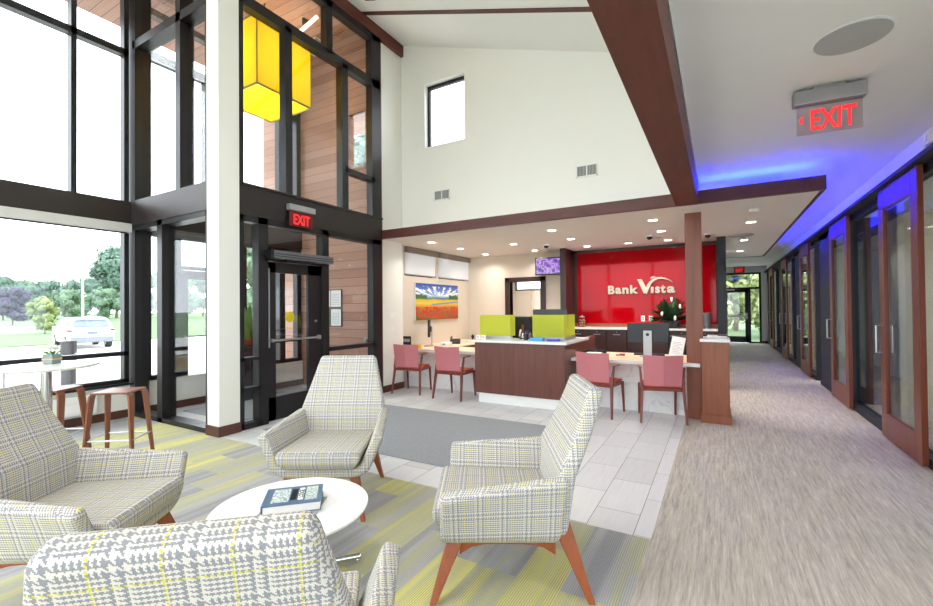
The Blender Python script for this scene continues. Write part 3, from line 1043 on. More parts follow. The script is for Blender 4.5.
def polar(px, dist, z=-.3):
    """a spot at a bearing (degrees left of the corridor axis) and distance from the lounge"""
    a = math.radians(px)
    return (-math.sin(a) * dist, math.cos(a) * dist, z)


make_tree('plum_tree', 'dark purple-leaved tree at far left beyond the window', polar(76.0, 90), 5.6, 2.3, 'purple', 1)
make_tree('tree', 'tall broad tree behind the utility pole, tallest crown beyond the left window', polar(68.6, 150), 20, 8.8, 'leaf3', 2, n_leaf=7000)
make_tree('tree', 'rounded bright green tree right of the utility pole, before the tallest crown', polar(69.4, 118), 6.9, 3.6, 'leaf', 3)
make_tree('tree', 'round green tree just left of the utility pole, low against the taller crowns', polar(72.2, 112), 6.2, 3.2, 'leaf', 4)
make_tree('tree', 'bluish green tree between the purple tree and the utility pole, mid-distance', polar(73.8, 140), 9.6, 4.6, 'leaf3', 5)
make_tree('tree', 'bluish green tree with a flat top behind the purple tree', polar(76.6, 150), 10.5, 6.0, 'leaf3', 6)
make_tree('tree', 'small yellowish young tree standing left of the white car', polar(73.9, 52), 3.3, 1.3, 'leaf2', 7, n_leaf=1500)
make_tree('tree', 'wide green tree seen through the vestibule side pane, left of the white column', polar(63.8, 125), 13, 5.4, 'leaf', 8)
make_tree('tree', 'dark green tree seen through the outer vestibule door beside the white column', polar(58.4, 125), 12.5, 5.6, 'leaf3', 9)
make_tree('tree', 'bushy tree seen through the narrow pane right of the white column', polar(54.3, 46), 9.5, 3.9, 'leaf', 10)
make_tree('tree', 'leafy tree seen through the high opening in the cedar wall', (-11.6, 12.4, -.4), 9.0, 2.6, 'leaf3', 11)
make_tree('tree', 'leafy tree outside the glass door at the end of the corridor', (-2.2, 28, -.4), 6.0, 3.0, 'leaf2', 12)
make_tree('tree', 'leafy tree outside right of the glass door at the end of the corridor', (3.9, 29.5, -.4), 5.6, 2.9, 'leaf2', 13)
make_tree('tree', 'pale green tree behind the two trees outside the corridor end door', (1.0, 36.5, -.4), 8.5, 3.6, 'leaf2', 14)

for k, (pb, ds, hh_, rd_, mt) in enumerate(((75.0, 170, 11, 6, 'leaf'), (71.9, 172, 12, 5.4, 'leaf3'), (69.9, 205, 16, 5.6, 'leaf'), (66.2, 175, 15, 6, 'leaf'), (61.0, 160, 14, 6, 'leaf3'), (55.0, 140, 13, 6, 'leaf'))):
    make_tree('tree', ['far pale tree on the skyline, behind the flat-topped tree', 'far bluish tree on the skyline, just left of the utility pole top', 'far pale tree on the skyline, directly behind the utility pole', 'far pale tree on the skyline, at the right edge of the big left window',
              'far bluish tree on the skyline beyond the vestibule, left of the white column', 'far pale tree on the skyline, hidden mostly by the entrance column'][k], polar(pb, ds), hh_, rd_, mt, 40 + k, n_leaf=3500)

# utility pole
t = empty('utility_pole', 'pale wooden utility pole with a crossarm rising behind the white car', 'pole', polar(71.2, 85))
MB().cyl((0, 0), .16, 0, 8.1, 12, .12).build('pole', 'conc', t, smooth=True)
MB().box(-.06, .06, -1.3, 1.3, 6.7, 6.85).build('crossarm', 'conc', t)
MB().sweep([(0, .3, 6.9), (.5, 5, 6.4), (1, 12, 6.5)], .035, 6).build('wire', 'gplast', t)

# car, three quarter view from its rear
car = empty('parked_car', 'white sport utility car parked outside, seen from behind through the left window', 'car', (-30.3, 10.3, -.42), math.radians(-8.8))
# local -x forward, +x rear; width along y
prof = [(-2.28, .42), (-2.30, .72), (-2.16, .90), (-1.25, 1.03), (-.55, 1.50), (.2, 1.62), (1.3, 1.60), (1.75, 1.50), (2.12, 1.06), (2.26, .98), (2.28, .45), (1.9, .32), (-1.9, .32)]


def car_slab(prof, half):
    bm = bmesh.new()
    rows = []
    for yv, k in ((-half, .0), (-half * .93, 1.0), (0, 1.0), (half * .93, 1.0), (half, .0)):
        row = []
        for x, z in prof:
            cab = max(0, (z - 1.0) / .62)
            shr = 1 - .17 * cab if abs(yv) > 0 else 1
            row.append(bm.verts.new((x * (1 if k else .985), yv * shr, z if k else (z - .03 if z > 1 else z))))
        rows.append(row)
    for a, c in zip(rows, rows[1:]):
        for i in range(len(prof)):
            j = (i + 1) % len(prof)
            bm.faces.new((a[i], a[j], c[j], c[i]))
    bm.faces.new(rows[0][::-1])
    bm.faces.new(rows[-1])
    mb = MB()
    mb.bm.free()
    mb.bm = bm
    return mb


car_slab(prof, .92).build('body', 'carw', car, bev=.03, smooth=True)
MB().box(2.2, 2.33, -.86, .86, .36, .62).build('bumper', 'card', car, bev=.03)
MB().hexa([(1.81, -.66, 1.46), (2.10, -.74, 1.12), (2.10, .74, 1.12), (1.81, .66, 1.46)], [(1.85, -.66, 1.48), (2.14, -.74, 1.14), (2.14, .74, 1.14), (1.85, .66, 1.48)]).build('rear_window', 'carg', car)
MB().box(1.55, 1.95, -.60, .60, 1.56, 1.60).build('spoiler', 'carw', car, bev=.01)
for sy in (-1, 1):
    MB().box(2.10, 2.285, sy * .86 - .12, sy * .86 + .06 if sy < 0 else sy * .86 + .05, .90, 1.0).build('tail_lamp', 'taill', car)
    MB().hexa([(-.95, sy * .90, 1.08), (1.75, sy * .90, 1.08), (1.55, sy * .84, 1.42), (-.45, sy * .84, 1.42)],
              [(-.95, sy * .93, 1.08), (1.75, sy * .93, 1.08), (1.55, sy * .87, 1.42), (-.45, sy * .87, 1.42)]).build('side_window', 'carg', car)
    for xw in (-1.4, 1.42):
        M_ = Matrix.Translation((xw, sy * .82, .34)) @ Matrix.Rotation(PI / 2, 4, 'X')
        wh = MB().cyl((0, 0), .34, -.12, .12, 24, M=M_).build('wheel', 'tyre', car, smooth=True)
        MB().cyl((0, 0), .21, -.13, .13, 18, M=M_).build('hub_cap', 'alu', wh, smooth=True)
MB().box(2.28, 2.34, -.2, .2, .76, .88).build('number_plate', 'carg', car)
for sy in (-1, 1):
    MB().box(-.8, -.6, sy * 1.02 - .09, sy * 1.02 + .09, 1.0, 1.12).build('mirror', 'carw', car)
#@@PART2

# ------------------------------------------------------------------ lounge chairs


def patch(bm, uvl, c00, c10, c11, c01, nu, nv, u0, v0, ul, vl, bulge=None):
    """bilinear sheet; uv in metres"""
    c00, c10, c11, c01 = map(Vector, (c00, c10, c11, c01))
    g = []
    for j in range(nv + 1):
        t = j / nv
        row = []
        for i in range(nu + 1):
            s = i / nu
            p = c00 * (1 - s) * (1 - t) + c10 * s * (1 - t) + c11 * s * t + c01 * (1 - s) * t
            if bulge:
                p = p + Vector(bulge) * math.sin(PI * s) * math.sin(PI * t)
            row.append(bm.verts.new(p))
        g.append(row)
    for j in range(nv):
        for i in range(nu):
            f = bm.faces.new((g[j][i], g[j][i + 1], g[j + 1][i + 1], g[j + 1][i]))
            for l, (a, b_) in zip(f.loops, ((i, j), (i + 1, j), (i + 1, j + 1), (i, j + 1))):
                l[uvl].uv = (u0 + ul * (a / nu), v0 + vl * (b_ / nv))


def solid_sheet(name, fn, parent, thick, bev):
    bm = bmesh.new()
    uvl = bm.loops.layers.uv.new('UVMap')
    fn(bm, uvl)
    bmesh.ops.remove_doubles(bm, verts=bm.verts[:], dist=0.002)
    bmesh.ops.recalc_face_normals(bm, faces=bm.faces[:])
    me = bpy.data.meshes.new(name)
    bm.to_mesh(me)
    bm.free()
    for p in me.polygons:
        p.use_smooth = True
    o = bpy.data.objects.new(name, me)
    COL.objects.link(o)
    me.materials.append(MAT['fabric'])
    o.parent = parent
    m = o.modifiers.new('thick', 'SOLIDIFY')
    m.thickness = thick
    m.offset = 0
    m.use_even_offset = True
    m = o.modifiers.new('round', 'BEVEL')
    m.width = bev
    m.segments = 4
    m.limit_method = 'ANGLE'
    m.angle_limit = math.radians(38)
    dg = bpy.context.evaluated_depsgraph_get()
    me2 = bpy.data.meshes.new_from_object(o.evaluated_get(dg))
    o.modifiers.clear()
    o.data = me2
    me2.name = name
    uv = me2.uv_layers[0].data
    for p in me2.polygons:
        n = p.normal
        for li in p.loop_indices:
            c = me2.vertices[me2.loops[li].vertex_index].co
            if abs(n.z) > .72:
                uv[li].uv = (c.x, c.y + c.z)
            elif abs(n.x) > abs(n.y):
                uv[li].uv = (c.y, c.z)
            else:
                uv[li].uv = (c.x, c.z * 1.04)
    m = o.modifiers.new('wn', 'WEIGHTED_NORMAL')
    m.keep_sharp = False
    return o


def lounge_chair():
    o = bpy.data.objects.new('lounge_chair', None)
    COL.objects.link(o)
    tag(o, 'x', 'armchair')
    BF, BB = (.285, .34, .32), (.265, -.27, .30)         # underside corners (x positive side)
    AF, AB = (.43, .33, .592), (.355, -.30, .655)         # arm top front tip, junction with the back
    TP = (.243, -.475, 1.078)

    def mir(p):
        return (-p[0], p[1], p[2])

    def shell(bm, uvl):
        # one U-shaped sheet: left arm, rounded underside, right arm
        def prof(t):
            top = (AF[0] * (1 - t) + AB[0] * t, AF[2] * (1 - t) + AB[2] * t)
            cor = (.315 * (1 - t) + .285 * t, .328 * (1 - t) + .315 * t)
            half = []
            for k in range(4):
                q = k / 4
                half.append((top[0] + (cor[0] - top[0]) * q * .86, top[1] + (cor[1] - top[1]) * q * .86))
            a_ = (top[0] + (cor[0] - top[0]) * .80, top[1] + (cor[1] - top[1]) * .80)
            c_ = (cor[0] - .085, cor[1] - .008)
            for k in range(6):
                q = k / 5
                half.append(((1 - q) ** 2 * a_[0] + 2 * q * (1 - q) * cor[0] + q * q * c_[0], (1 - q) ** 2 * a_[1] + 2 * q * (1 - q) * cor[1] + q * q * c_[1]))
            half.append((.10, c_[1] - .003))
            return [(-x, z) for x, z in half] + [(x, z) for x, z in half[::-1]]
        rows = []
        for r_ in range(6):
            t = r_ / 5
            row = []
            for x, z in prof(t):
                hgt = (z - .31) / .3
                y = .345 - t * (.345 + .265) - .012 * hgt * (1 - t) - .03 * hgt * t
                row.append(bm.verts.new((x, y, z)))
            rows.append(row)
        for a_, c_ in zip(rows, rows[1:]):
            for i_ in range(len(a_) - 1):
                bm.faces.new((a_[i_], a_[i_ + 1], c_[i_ + 1], c_[i_]))

    solid_sheet('arm_shell', shell, o, .075, .026)

    def back(bm, uvl):
        patch(bm, uvl, mir(BB), BB, AB, mir(AB), 6, 3, -.27, 0, .56, .33)
        n = 6
        for k in range(n):
            t0, t1 = k / n, (k + 1) / n

            def P(t, s):
                x = AB[0] + (TP[0] - AB[0]) * t
                y = AB[1] + (TP[1] - AB[1]) * t - .012 * math.sin(PI * t)
                return (s * x, y, AB[2] + (TP[2] - AB[2]) * t)
            patch(bm, uvl, P(t0, -1), P(t0, 1), P(t1, 1), P(t1, -1), 6, 1, -.27, .33 + t0 * .5, .56, .5 / n)
    solid_sheet('backrest', back, o, .085, .032)
    # seat cushion
    bm = bmesh.new()
    uvl = bm.loops.layers.uv.new('UVMap')
    zs = [(.35, .245, .36), (.40, .285, .388), (.462, .305, .388), (.482, .29, .36)]
    rings = []
    for z, hw, fy in zs:
        ring = []
        for sx, sy in ((-1, 0), (1, 0), (1, 1), (-1, 1)):
            ring.append(bm.verts.new((sx * (hw if sy else hw - .02), fy if sy else -.25, z - (.012 if not sy else 0))))
        rings.append(ring)
    bm.faces.new(rings[0][::-1])
    top = bm.faces.new(rings[-1])
    for a, c in zip(rings, rings[1:]):
        for i in range(4):
            j = (i + 1) % 4
            bm.faces.new((a[i], a[j], c[j], c[i]))
    for f in bm.faces:
        for l in f.loops:
            c = l.vert.co
            n = f.normal if f.normal.length else Vector((0, 0, 1))
            l[uvl].uv = (c.x, c.y + c.z)
    bmesh.ops.recalc_face_normals(bm, faces=bm.faces[:])
    for f in bm.faces:
        f.smooth = True
        for l in f.loops:
            c = l.vert.co
            l[uvl].uv = (c.y, c.z) if abs(f.normal.x) > .6 else (c.x, c.y + c.z)
    me = bpy.data.meshes.new('seat')
    bm.to_mesh(me)
    bm.free()
    me.materials.append(MAT['fabric'])
    s = bpy.data.objects.new('seat', me)
    COL.objects.link(s)
    s.parent = o
    m = s.modifiers.new('round', 'BEVEL')
    m.width = .016
    m.segments = 3
    m.limit_method = 'ANGLE'
    m.angle_limit = math.radians(25)
    # legs with arched side rails
    for sx in (-1, 1):
        def leg(top, foot, w0, w1, nm):
            b = MB()
            b.bar(foot, top, w1 * .8, w1, w0 * .7, w0)
            b.build(nm, 'leg', o, bev=.006)
        leg((sx * .235, .27, .295), (sx * .325, .385, 0), .085, .034, 'leg')
        leg((sx * .225, -.27, .40), (sx * .305, -.42, 0), .10, .034, 'leg')
        b = MB()
        pts = []
        for k in range(9):
            t = k / 8
            y = .25 - t * .50
            zc = .268 - .055 * (2 * t - 1) ** 4
            pts.append((y, zc))
        for (ya, za), (yb, zb) in zip(pts, pts[1:]):
            b.hexa([(sx * .215, ya, za), (sx * .25, ya, za), (sx * .25, yb, zb), (sx * .215, yb, zb)],
                   [(sx * .215, ya, .295), (sx * .25, ya, .295), (sx * .25, yb, .295), (sx * .215, yb, .295)])
        b.build('side_rail', 'leg', o)
    MB().box(-.22, .22, .22, .26, .255, .292).build('front_rail', 'leg', o)
    return o


def facing(fx, fy):
    return math.atan2(-fx, fy)


lc = lounge_chair()
lounge = [((-2.672, 2.496), (.498, -.867), 'plaid high-backed lounge chair facing the camera, beyond the low white table'),
          ((-1.09, 2.31), (-.882, -.471), 'plaid high-backed lounge chair right of the white round table, turned in profile'),
          ((-3.04, 1.02), (.833, .554), 'plaid high-backed lounge chair at the left edge, beside the white round table'),
          ((-1.212, .812), (-.665, .747), 'plaid lounge chair nearest the camera, seen from behind its back')]
for i, (p, fdir, lab) in enumerate(lounge):
    o = lc if i == 0 else copy_tree(lc)
    place(o, (p[0], p[1], 0), facing(*fdir), lab, 'plaid lounge chairs around the low table')

# ------------------------------------------------------------------ low table, book, magazine
t = empty('coffee_table', 'low round white table on chrome feet between the plaid lounge chairs', 'table', (-2.09, 1.64, 0), 0)
MB().lathe((0, 0, 0), [(.385, .372), (.417, .384), (.421, .396), (.417, .40)], 56).build('tabletop', 'white', t, smooth=True)
MB().cyl((0, 0), .028, .04, .375, 20).cyl((0, 0), .12, .36, .375, 24).build('column', 'chrome', t, smooth=True)
for k in range(4):
    a = math.radians(57 + 90 * k)
    M_ = Matrix.Rotation(a, 4, 'Z')
    b = MB()
    b.hexa([M_ @ Vector(p) for p in ((0, -.018, .03), (.385, -.018, .012), (.385, .018, .012), (0, .018, .03))],
           [M_ @ Vector(p) for p in ((0, -.018, .065), (.385, -.018, .034), (.385, .018, .034), (0, .018, .065))])
    b.cyl((.372, 0), .014, 0, .013, 12, M=M_)
    b.build('foot', 'chrome', t, bev=.006)
bk = empty('book', 'thick blue hardcover book on the white round table', 'book', (-2.085, 1.655, .4085), math.radians(45))
MB().box(-.145, .145, -.115, .115, .003, .045).build('pages', 'pages', bk)
b = MB().box(-.15, .15, -.12, .12, .045, .050).box(-.15, .15, -.12, .12, 0, .004).box(-.154, -.149, -.12, .12, 0, .05)
b.build('cover', 'bookb', bk)


def cover_print():
    t_ = NT('book_cover_picture')
    uv = t_.coord()
    n = t_.new('ShaderNodeTexVoronoi')
    t_.put(n.inputs['Vector'], t_.scale(uv, (26, 20, 1)))
    n.inputs['Scale'].default_value = 1
    f = t_.noise(uv, 40, 3)
    c = t_.ramp(t_.math('ADD', t_.math('MULTIPLY', n.outputs[0], .5), t_.math('MULTIPLY', f, .5)),
                [(.3, s2l((150, 190, 170))), (.42, s2l((226, 232, 228))), (.5, s2l((120, 150, 170))), (.6, s2l((236, 236, 226))), (.7, s2l((140, 180, 120)))])
    return t_.fin(c, .35)


MAT['cover'] = cover_print()
MB().box(-.112, -.022, -.085, .095, .0500, .0506).box(.062, .125, -.085, .095, .0500, .0506).build('cover_picture', 'cover', bk)
MB().box(-.014, .016, -.07, .08, .0500, .0508).box(.022, .056, -.08, .09, .0500, .0508).build('title_panel', 'navy', bk)
MB().box(.0245, .0535, -.077, .087, .0507, .0512).build('title_field', 'paper', bk)
text_obj('LODGE', .034, .0004, 'navy', 'title', bk, Matrix.Translation((.051, .005, .0515)) @ Matrix.Rotation(PI / 2, 4, 'Z') @ Matrix.Scale(1.0, 4), .001)
mg = empty('magazine', 'thin magazine lying under the blue book on the white round table', 'magazine', (-2.055, 1.63, .4005), math.radians(33))
MB().box(-.165, .15, -.135, .12, 0, .006).build('pages', 'paper', mg)
MB().box(-.165, .15, -.135, .12, .006, .0075).build('cover', 'vent', mg)

# ------------------------------------------------------------------ stools and high table


def stool():
    o = bpy.data.objects.new('bar_stool', None)
    COL.objects.link(o)
    tag(o, 'x', 'stool')
    H = .745
    bm = MB()
    bm.box(-.16, .16, -.155, .155, H - .018, H)
    bm.build('seat', 'stool', o, bev=.012, seg=3)
    for sx in (-1, 1):
        for sy in (-1, 1):
            b = MB()
            prev = None
            path = [(.11, H - .009, .09), (.145, H - .012, .085), (.163, H - .035, .08), (.170, H - .08, .078), (.190, H * .45, .055), (.215, 0, .036)]
            rings = []
            for r, z, w_ in path:
                th = .009
                if z > H - .02:
                    q = [(r, z - th), (r, z + th)]
                else:
                    q = [(r - th, z), (r + th, z)]
                ring = []
                for (rr, zz), e in ((q[0], -1), (q[1], -1), (q[1], 1), (q[0], 1)):
                    ring.append(b.bm.verts.new((sx * rr, sy * (.11 + .10 * max(0, (H - z)) * .9) + e * w_ / 2, zz)))
                rings.append(ring)
            for a_, c_ in zip(rings, rings[1:]):
                for i in range(4):
                    j = (i + 1) % 4
                    b.bm.faces.new((a_[i], a_[j], c_[j], c_[i]))
            b.bm.faces.new(rings[0][::-1])
            b.bm.faces.new(rings[-1])
            b.build('leg', 'stool', o, bev=.003)
    b = MB()
    z = .30
    for s in (-1, 1):
        b.sweep([(s * .198, -.15, z), (s * .198, .15, z)], .008, 8)
        b.sweep([(-.198, s * .15, z), (.198, s * .15, z)], .008, 8)
    b.build('footrest', 'steel', o, smooth=True)
    return o


st = stool()
place(st, (-5.0, 1.98, 0), math.radians(38), 'walnut bent-ply bar stool standing clear, right of the high table', 'bar stools at the high table')
o = copy_tree(st)
place(o, (-5.72, 1.72, 0), math.radians(32), 'walnut bent-ply bar stool partly behind the high table post, nearer the window', 'bar stools at the high table')
t = empty('bar_table', 'round white high table on a chrome post by the left window', 'table', (-4.95, 1.44, 0))
MB().lathe((0, 0, 0), [(.33, 1.022), (.352, 1.034), (.354, 1.045), (.35, 1.05)], 48).build('tabletop', 'white', t, smooth=True)
MB().cyl((0, 0), .038, .02, 1.025, 20).build('post', 'chrome', t, smooth=True)
MB().lathe((0, 0, 0), [(.27, 0), (.27, .008), (.2, .018), (.04, .03)], 40).build('base', 'chrome', t, smooth=True)
v = empty('flower_vase', 'small square glass vase of white flowers on the high round table', 'vase', (-5.03, 1.50, 1.0505), .5)
MB().box(-.045, .045, -.045, .045, 0, .085).build('jar', plain('sage_glass_jar', (120, 140, 132), .2), v, bev=.006)
MB().box(-.0465, .0465, -.0465, .0465, .035, .047).build('ribbon', plain('tan_ribbon', (196, 150, 110), .7), v)
rnd = random.Random(4)
b = MB()
for k in range(44):
    a, r_ = rnd.uniform(0, 6.28), rnd.uniform(.0, .075)
    c_ = Vector((math.cos(a) * r_, math.sin(a) * r_, .125 + rnd.uniform(0, .035) - r_ * .25))
    for q in range(6):
        M_ = Matrix.Translation(c_) @ Matrix.Rotation(q * PI / 3, 4, 'Z') @ Matrix.Rotation(-.6, 4, 'Y')
        b.bm.faces.new([b.bm.verts.new(M_ @ Vector(p)) for p in ((0, 0, 0), (.014, -.008, .002), (.026, 0, 0), (.014, .008, .002))])
b.build('blossoms', 'petal', v)
b = MB()
for k in range(22):
    a = rnd.uniform(0, 6.28)
    d = Vector((math.cos(a), math.sin(a), 0))
    n = Vector((-d.y, d.x, 0)) * .010
    p0 = Vector((0, 0, .08)) + d * .03
    p1 = p0 + d * .045 + Vector((0, 0, .035))
    b.bm.faces.new([b.bm.verts.new(p) for p in (p0, (p0 + p1) / 2 + n, p1, (p0 + p1) / 2 - n)])
b.build('leaves', 'vleaf', v)

# entrance mats
for lab, a in (('large charcoal walk-off mat on the pale tile between the entrance and the reception counter', (-4.95, -1.75, 3.47, 5.28)),
               ('grey floor mat inside the glazed vestibule', (-6.95, -5.6, 3.55, 5.7))):
    tag(MB().box(a[0], a[1], a[2], a[3], 0, .012).build('floor_mat', 'mat', bev=.004), lab, 'mat')

# ------------------------------------------------------------------ pink guest chairs


def guest_chair():
    o = bpy.data.objects.new('guest_chair', None)
    COL.objects.link(o)
    tag(o, 'x', 'chair')
    MB().box(-.225, .225, -.20, .24, .445, .475).build('seat', 'orange', o, bev=.012)
    b = MB()
    b.box(-.235, .235, -.22, -.19, .405, .445).box(-.225, .225, .205, .235, .405, .44)
    b.box(-.245, -.215, -.22, .235, .405, .44).box(.215, .245, -.22, .235, .405, .44)
    b.build('seat_frame', 'mahog', o)
    b = MB()
    w0, w1 = .225, .24
    for s in (-1, 1):
        q = []
        for th in (0, .016):
            q.append([(0, -.262 - th, .475), (s * w0, -.225 - th, .475), (s * w1, -.270 - th, .875), (0, -.310 - th, .867)])
        b.hexa(q[0], q[1])
    b.build('backrest', 'pink', o, bev=.003)
    for s in (-1, 1):
        b = MB().bar((s * .272, -.285, 0), (s * .247, -.215, .44), .026, .03, .034, .045)
        b.bar((s * .247, -.215, .44), (s * .262, -.16, .70), .034, .045, .024, .032)
        b.build('rear_leg', 'mahog', o, bev=.004)
        MB().bar((s * .235, .26, 0), (s * .232, .215, .44), .024, .026, .034, .04).build('front_leg', 'mahog', o, bev=.004)
        M_ = Matrix.Translation((s * .262, 0, 0))
        MB().prism([(-.018, -.185), (.018, -.185), (.02, .02), (-.012, .05)], .688, .704, M_).build('armrest', 'mahog', o, bev=.004)
    return o


gc = guest_chair()
gl = [((-4.80, 6.37), 10, 'rose-pink guest chair at the left desk, beside the white switch wall'),
      ((-3.87, 6.32), 0, 'rose-pink guest chair at the left desk, beside the reception counter'),
      ((-1.47, 6.33), -10, 'rose-pink guest chair at the right desk, close to the reception counter side'),
      ((-.70, 6.36), 15, 'rose-pink guest chair at the right desk, left of the wooden post')]
for i, (p, a, lab) in enumerate(gl):
    o = gc if i == 0 else copy_tree(gc)
    place(o, (p[0], p[1], 0), math.radians(a), lab, 'rose-pink guest chairs at the desks')

# ------------------------------------------------------------------ reception counter and desks
c = empty('reception_counter', 'reddish-brown reception counter with a white quartz top between the two desks', 'counter', (0, 0, 0))
MB().prism([(-3.40, 6.15), (-1.93, 6.15), (-1.93, 7.95), (-2.35, 7.95), (-2.35, 6.7), (-3.40, 6.7)], .155, .955).build('body', 'counter', c, bev=.003)
MB().prism([(-3.35, 6.18), (-1.98, 6.18), (-1.98, 7.9), (-2.3, 7.9), (-2.3, 6.65), (-3.35, 6.65)], 0, .155).build('plinth', 'quartz', c)
MB().prism([(-3.46, 6.10), (-1.885, 6.10), (-1.885, 7.35), (-2.40, 7.35), (-2.40, 6.75), (-3.46, 6.75)], .955, .992).build('worktop', 'quartz', c, bev=.003)
MB().box(-2.0, -1.93, 7.36, 7.95, .955, .985).build('ledge', 'counter', c)
for lab, pts, ex in (('lime green desk divider on the left end of the reception counter', [(-3.45, 6.42), (-2.90, 6.42), (-2.90, 6.62), (-2.915, 6.62), (-2.915, 6.435), (-3.45, 6.435)], (-3.35, -2.88)),
                     ('lime green corner divider on the right end of the reception counter, before a dark monitor', [(-2.52, 6.42), (-2.02, 6.42), (-2.02, 7.0), (-2.035, 7.0), (-2.035, 6.435), (-2.52, 6.435)], (-2.50, -2.01))):
    d = empty('desk_divider', lab, 'divider', (0, 0, .992), 0, 'lime dividers on the reception counter')
    MB().prism(pts, .05, .39).build('panel', 'lime', d)
    b = MB().box(ex[0], ex[1], 6.41, 6.47, 0, .052)
    if ex[0] > -3:
        b.box(-2.05, -2.005, 6.47, 7.0, 0, .052)
    b.build('base', 'alu', d)


def monitor(name, label, loc, rz, w_, h_, z0, mat='screen', group=None):
    m = empty(name, label, 'monitor', loc, rz, group)
    b = MB().box(-w_ / 2, w_ / 2, -.02, .02, z0, z0 + h_)
    b.build('screen', mat, m, bev=.008)
    MB().box(-.06, .06, -.062, -.045, .02, z0 + h_ * .62).build('stand', 'alu', m, bev=.006)
    MB().box(-.05, .05, -.045, -.02, z0 + h_ * .30, z0 + h_ * .6).build('mount', 'black', m)
    MB().box(-.11, .11, -.09, .10, 0, .014).build('stand_foot', 'alu', m, bev=.005)
    M_ = Matrix.Translation((0, -.063, z0 + h_ * .42)) @ RX
    MB().cyl((0, 0), .024, -.001, .001, 18, M=M_).build('cable_ring', 'black', m)
    return m


# things on the counter
monitor('monitor', 'wide dark monitor standing behind the right lime divider', (-2.30, 6.62, .9925), .02, .56, .30, .175, 'navy')
b = empty('cash_machine', 'black teller machine between the two lime dividers', 'machine', (-3.02, 7.25, 0))
MB().box(-.26, .22, -.22, .25, 0, 1.34).build('housing', 'black', b, bev=.01)
MB().box(-.235, -.12, -.228, -.218, .85, 1.30).build('front_panel', 'charcoal', b)
MB().box(.06, .10, -.228, -.218, .9, 1.2).build('slot', 'stool', b)
b = empty('telephone', 'dark desk telephone on the counter, right of the left lime divider', 'telephone', (-2.72, 6.62, .992), .3)
MB().hexa([(-.09, -.09, 0), (.09, -.09, 0), (.09, .09, 0), (-.09, .09, 0)], [(-.09, -.09, .02), (.09, -.09, .02), (.09, .09, .09), (-.09, .09, .09)]).build('base', 'navy', b, bev=.006)
MB().sweep([(-.085, -.09, .05), (-.085, -.04, .09), (-.085, .07, .14), (-.085, .10, .12)], .017, 8).build('handset', 'alu', b, smooth=True)
b = empty('pen_cup', 'dark pen cup on the counter left of the right lime divider', 'cup', (-2.60, 6.35, .992))
MB().lathe((0, 0, 0), [(.036, 0), (.042, .1), (.038, .1), (.033, .01)], 20).build('cup', 'pot', b, smooth=True)
for k in range(5):
    a = k * 1.26
    MB().sweep([(math.cos(a) * .015, math.sin(a) * .015, .012), (math.cos(a) * .034, math.sin(a) * .034, .15)], .0035, 6).build('pen', 'black' if k % 2 else 'violet', b)
tag(MB().box(-2.50, -2.30, 6.24, 6.34, .992, 1.035).build('card_box', 'bluebox', bev=.003), 'bright blue box on the counter front, before the right lime divider', 'box')
tag(MB().box(-2.24, -2.06, 6.27, 6.36, .992, 1.022).build('leaflet_stack', 'violet', bev=.003), 'violet leaflet stack on the counter corner, right of the bright blue box', 'leaflets')
for k, (x, txt, lab) in enumerate(((-3.38, '$', 'left one of two small white cards on the left end of the counter'), (-3.29, '20', 'right one of two small white cards on the left end of the counter'))):
    s_ = empty('counter_card', lab, 'card', (x, 6.24, .992), -.1 + .25 * k, 'small cards on the counter end')
    MB().hexa([(-.036, -.02, 0), (.036, -.02, 0), (.036, .02, 0), (-.036, .02, 0)], [(-.036, -.002, .07), (.036, -.002, .07), (.036, .004, .07), (-.036, .004, .07)]).build('card', 'paper', s_)
    text_obj(txt, .05, .0005, 'taill', 'print', s_, Matrix.Translation((0, -.014, .018)) @ RX @ Matrix.Rotation(.26, 4, 'X'))

# right desk
d = empty('desk', 'right desk with a maple top and white veined front, in front of the red wall', 'desk')
MB().box(-1.925, -.225, 6.47, 7.55, .722, .742).build('desktop', 'tan', d)
MB().box(-1.925, -.225, 6.44, 6.47, .700, .743).box(-1.925, -.225, 6.47, 6.6, .700, .722).build('front_edge', 'quartz', d)
MB().box(-1.925, -.385, 6.70, 6.73, 0, .70).build('front_panel', 'marble', d)
MB().box(-1.2, -.23, 7.5, 7.54, .05, .72).build('rear_panel', 'dcab', d)
# left desk
d = empty('desk', 'left desk with a maple top and white front along the painted wall, beside the counter', 'desk')
MB().prism([(-5.395, 6.64), (-3.47, 6.64), (-3.47, 7.4), (-4.5, 7.4), (-4.5, 9.3), (-5.395, 9.3)], .722, .742).build('desktop', 'tan', d)
MB().box(-5.19, -3.47, 6.605, 6.64, .695, .743).build('front_edge', 'quartz', d)
MB().box(-5.395, -3.44, 6.85, 6.88, 0, .72).build('front_panel', 'marble', d)
MB().box(-4.54, -4.5, 7.5, 9.28, .0, .72).build('side_panel', 'dcab', d)
d = empty('back_counter', 'low maple-topped counter along the beige back wall, behind the left desk', 'counter')
MB().box(-4.45, -3.0, 8.75, 9.42, .80, .84).build('worktop', 'tan', d)
MB().box(-4.4, -3.05, 8.8, 9.42, 0, .80).build('body', 'dcab', d)
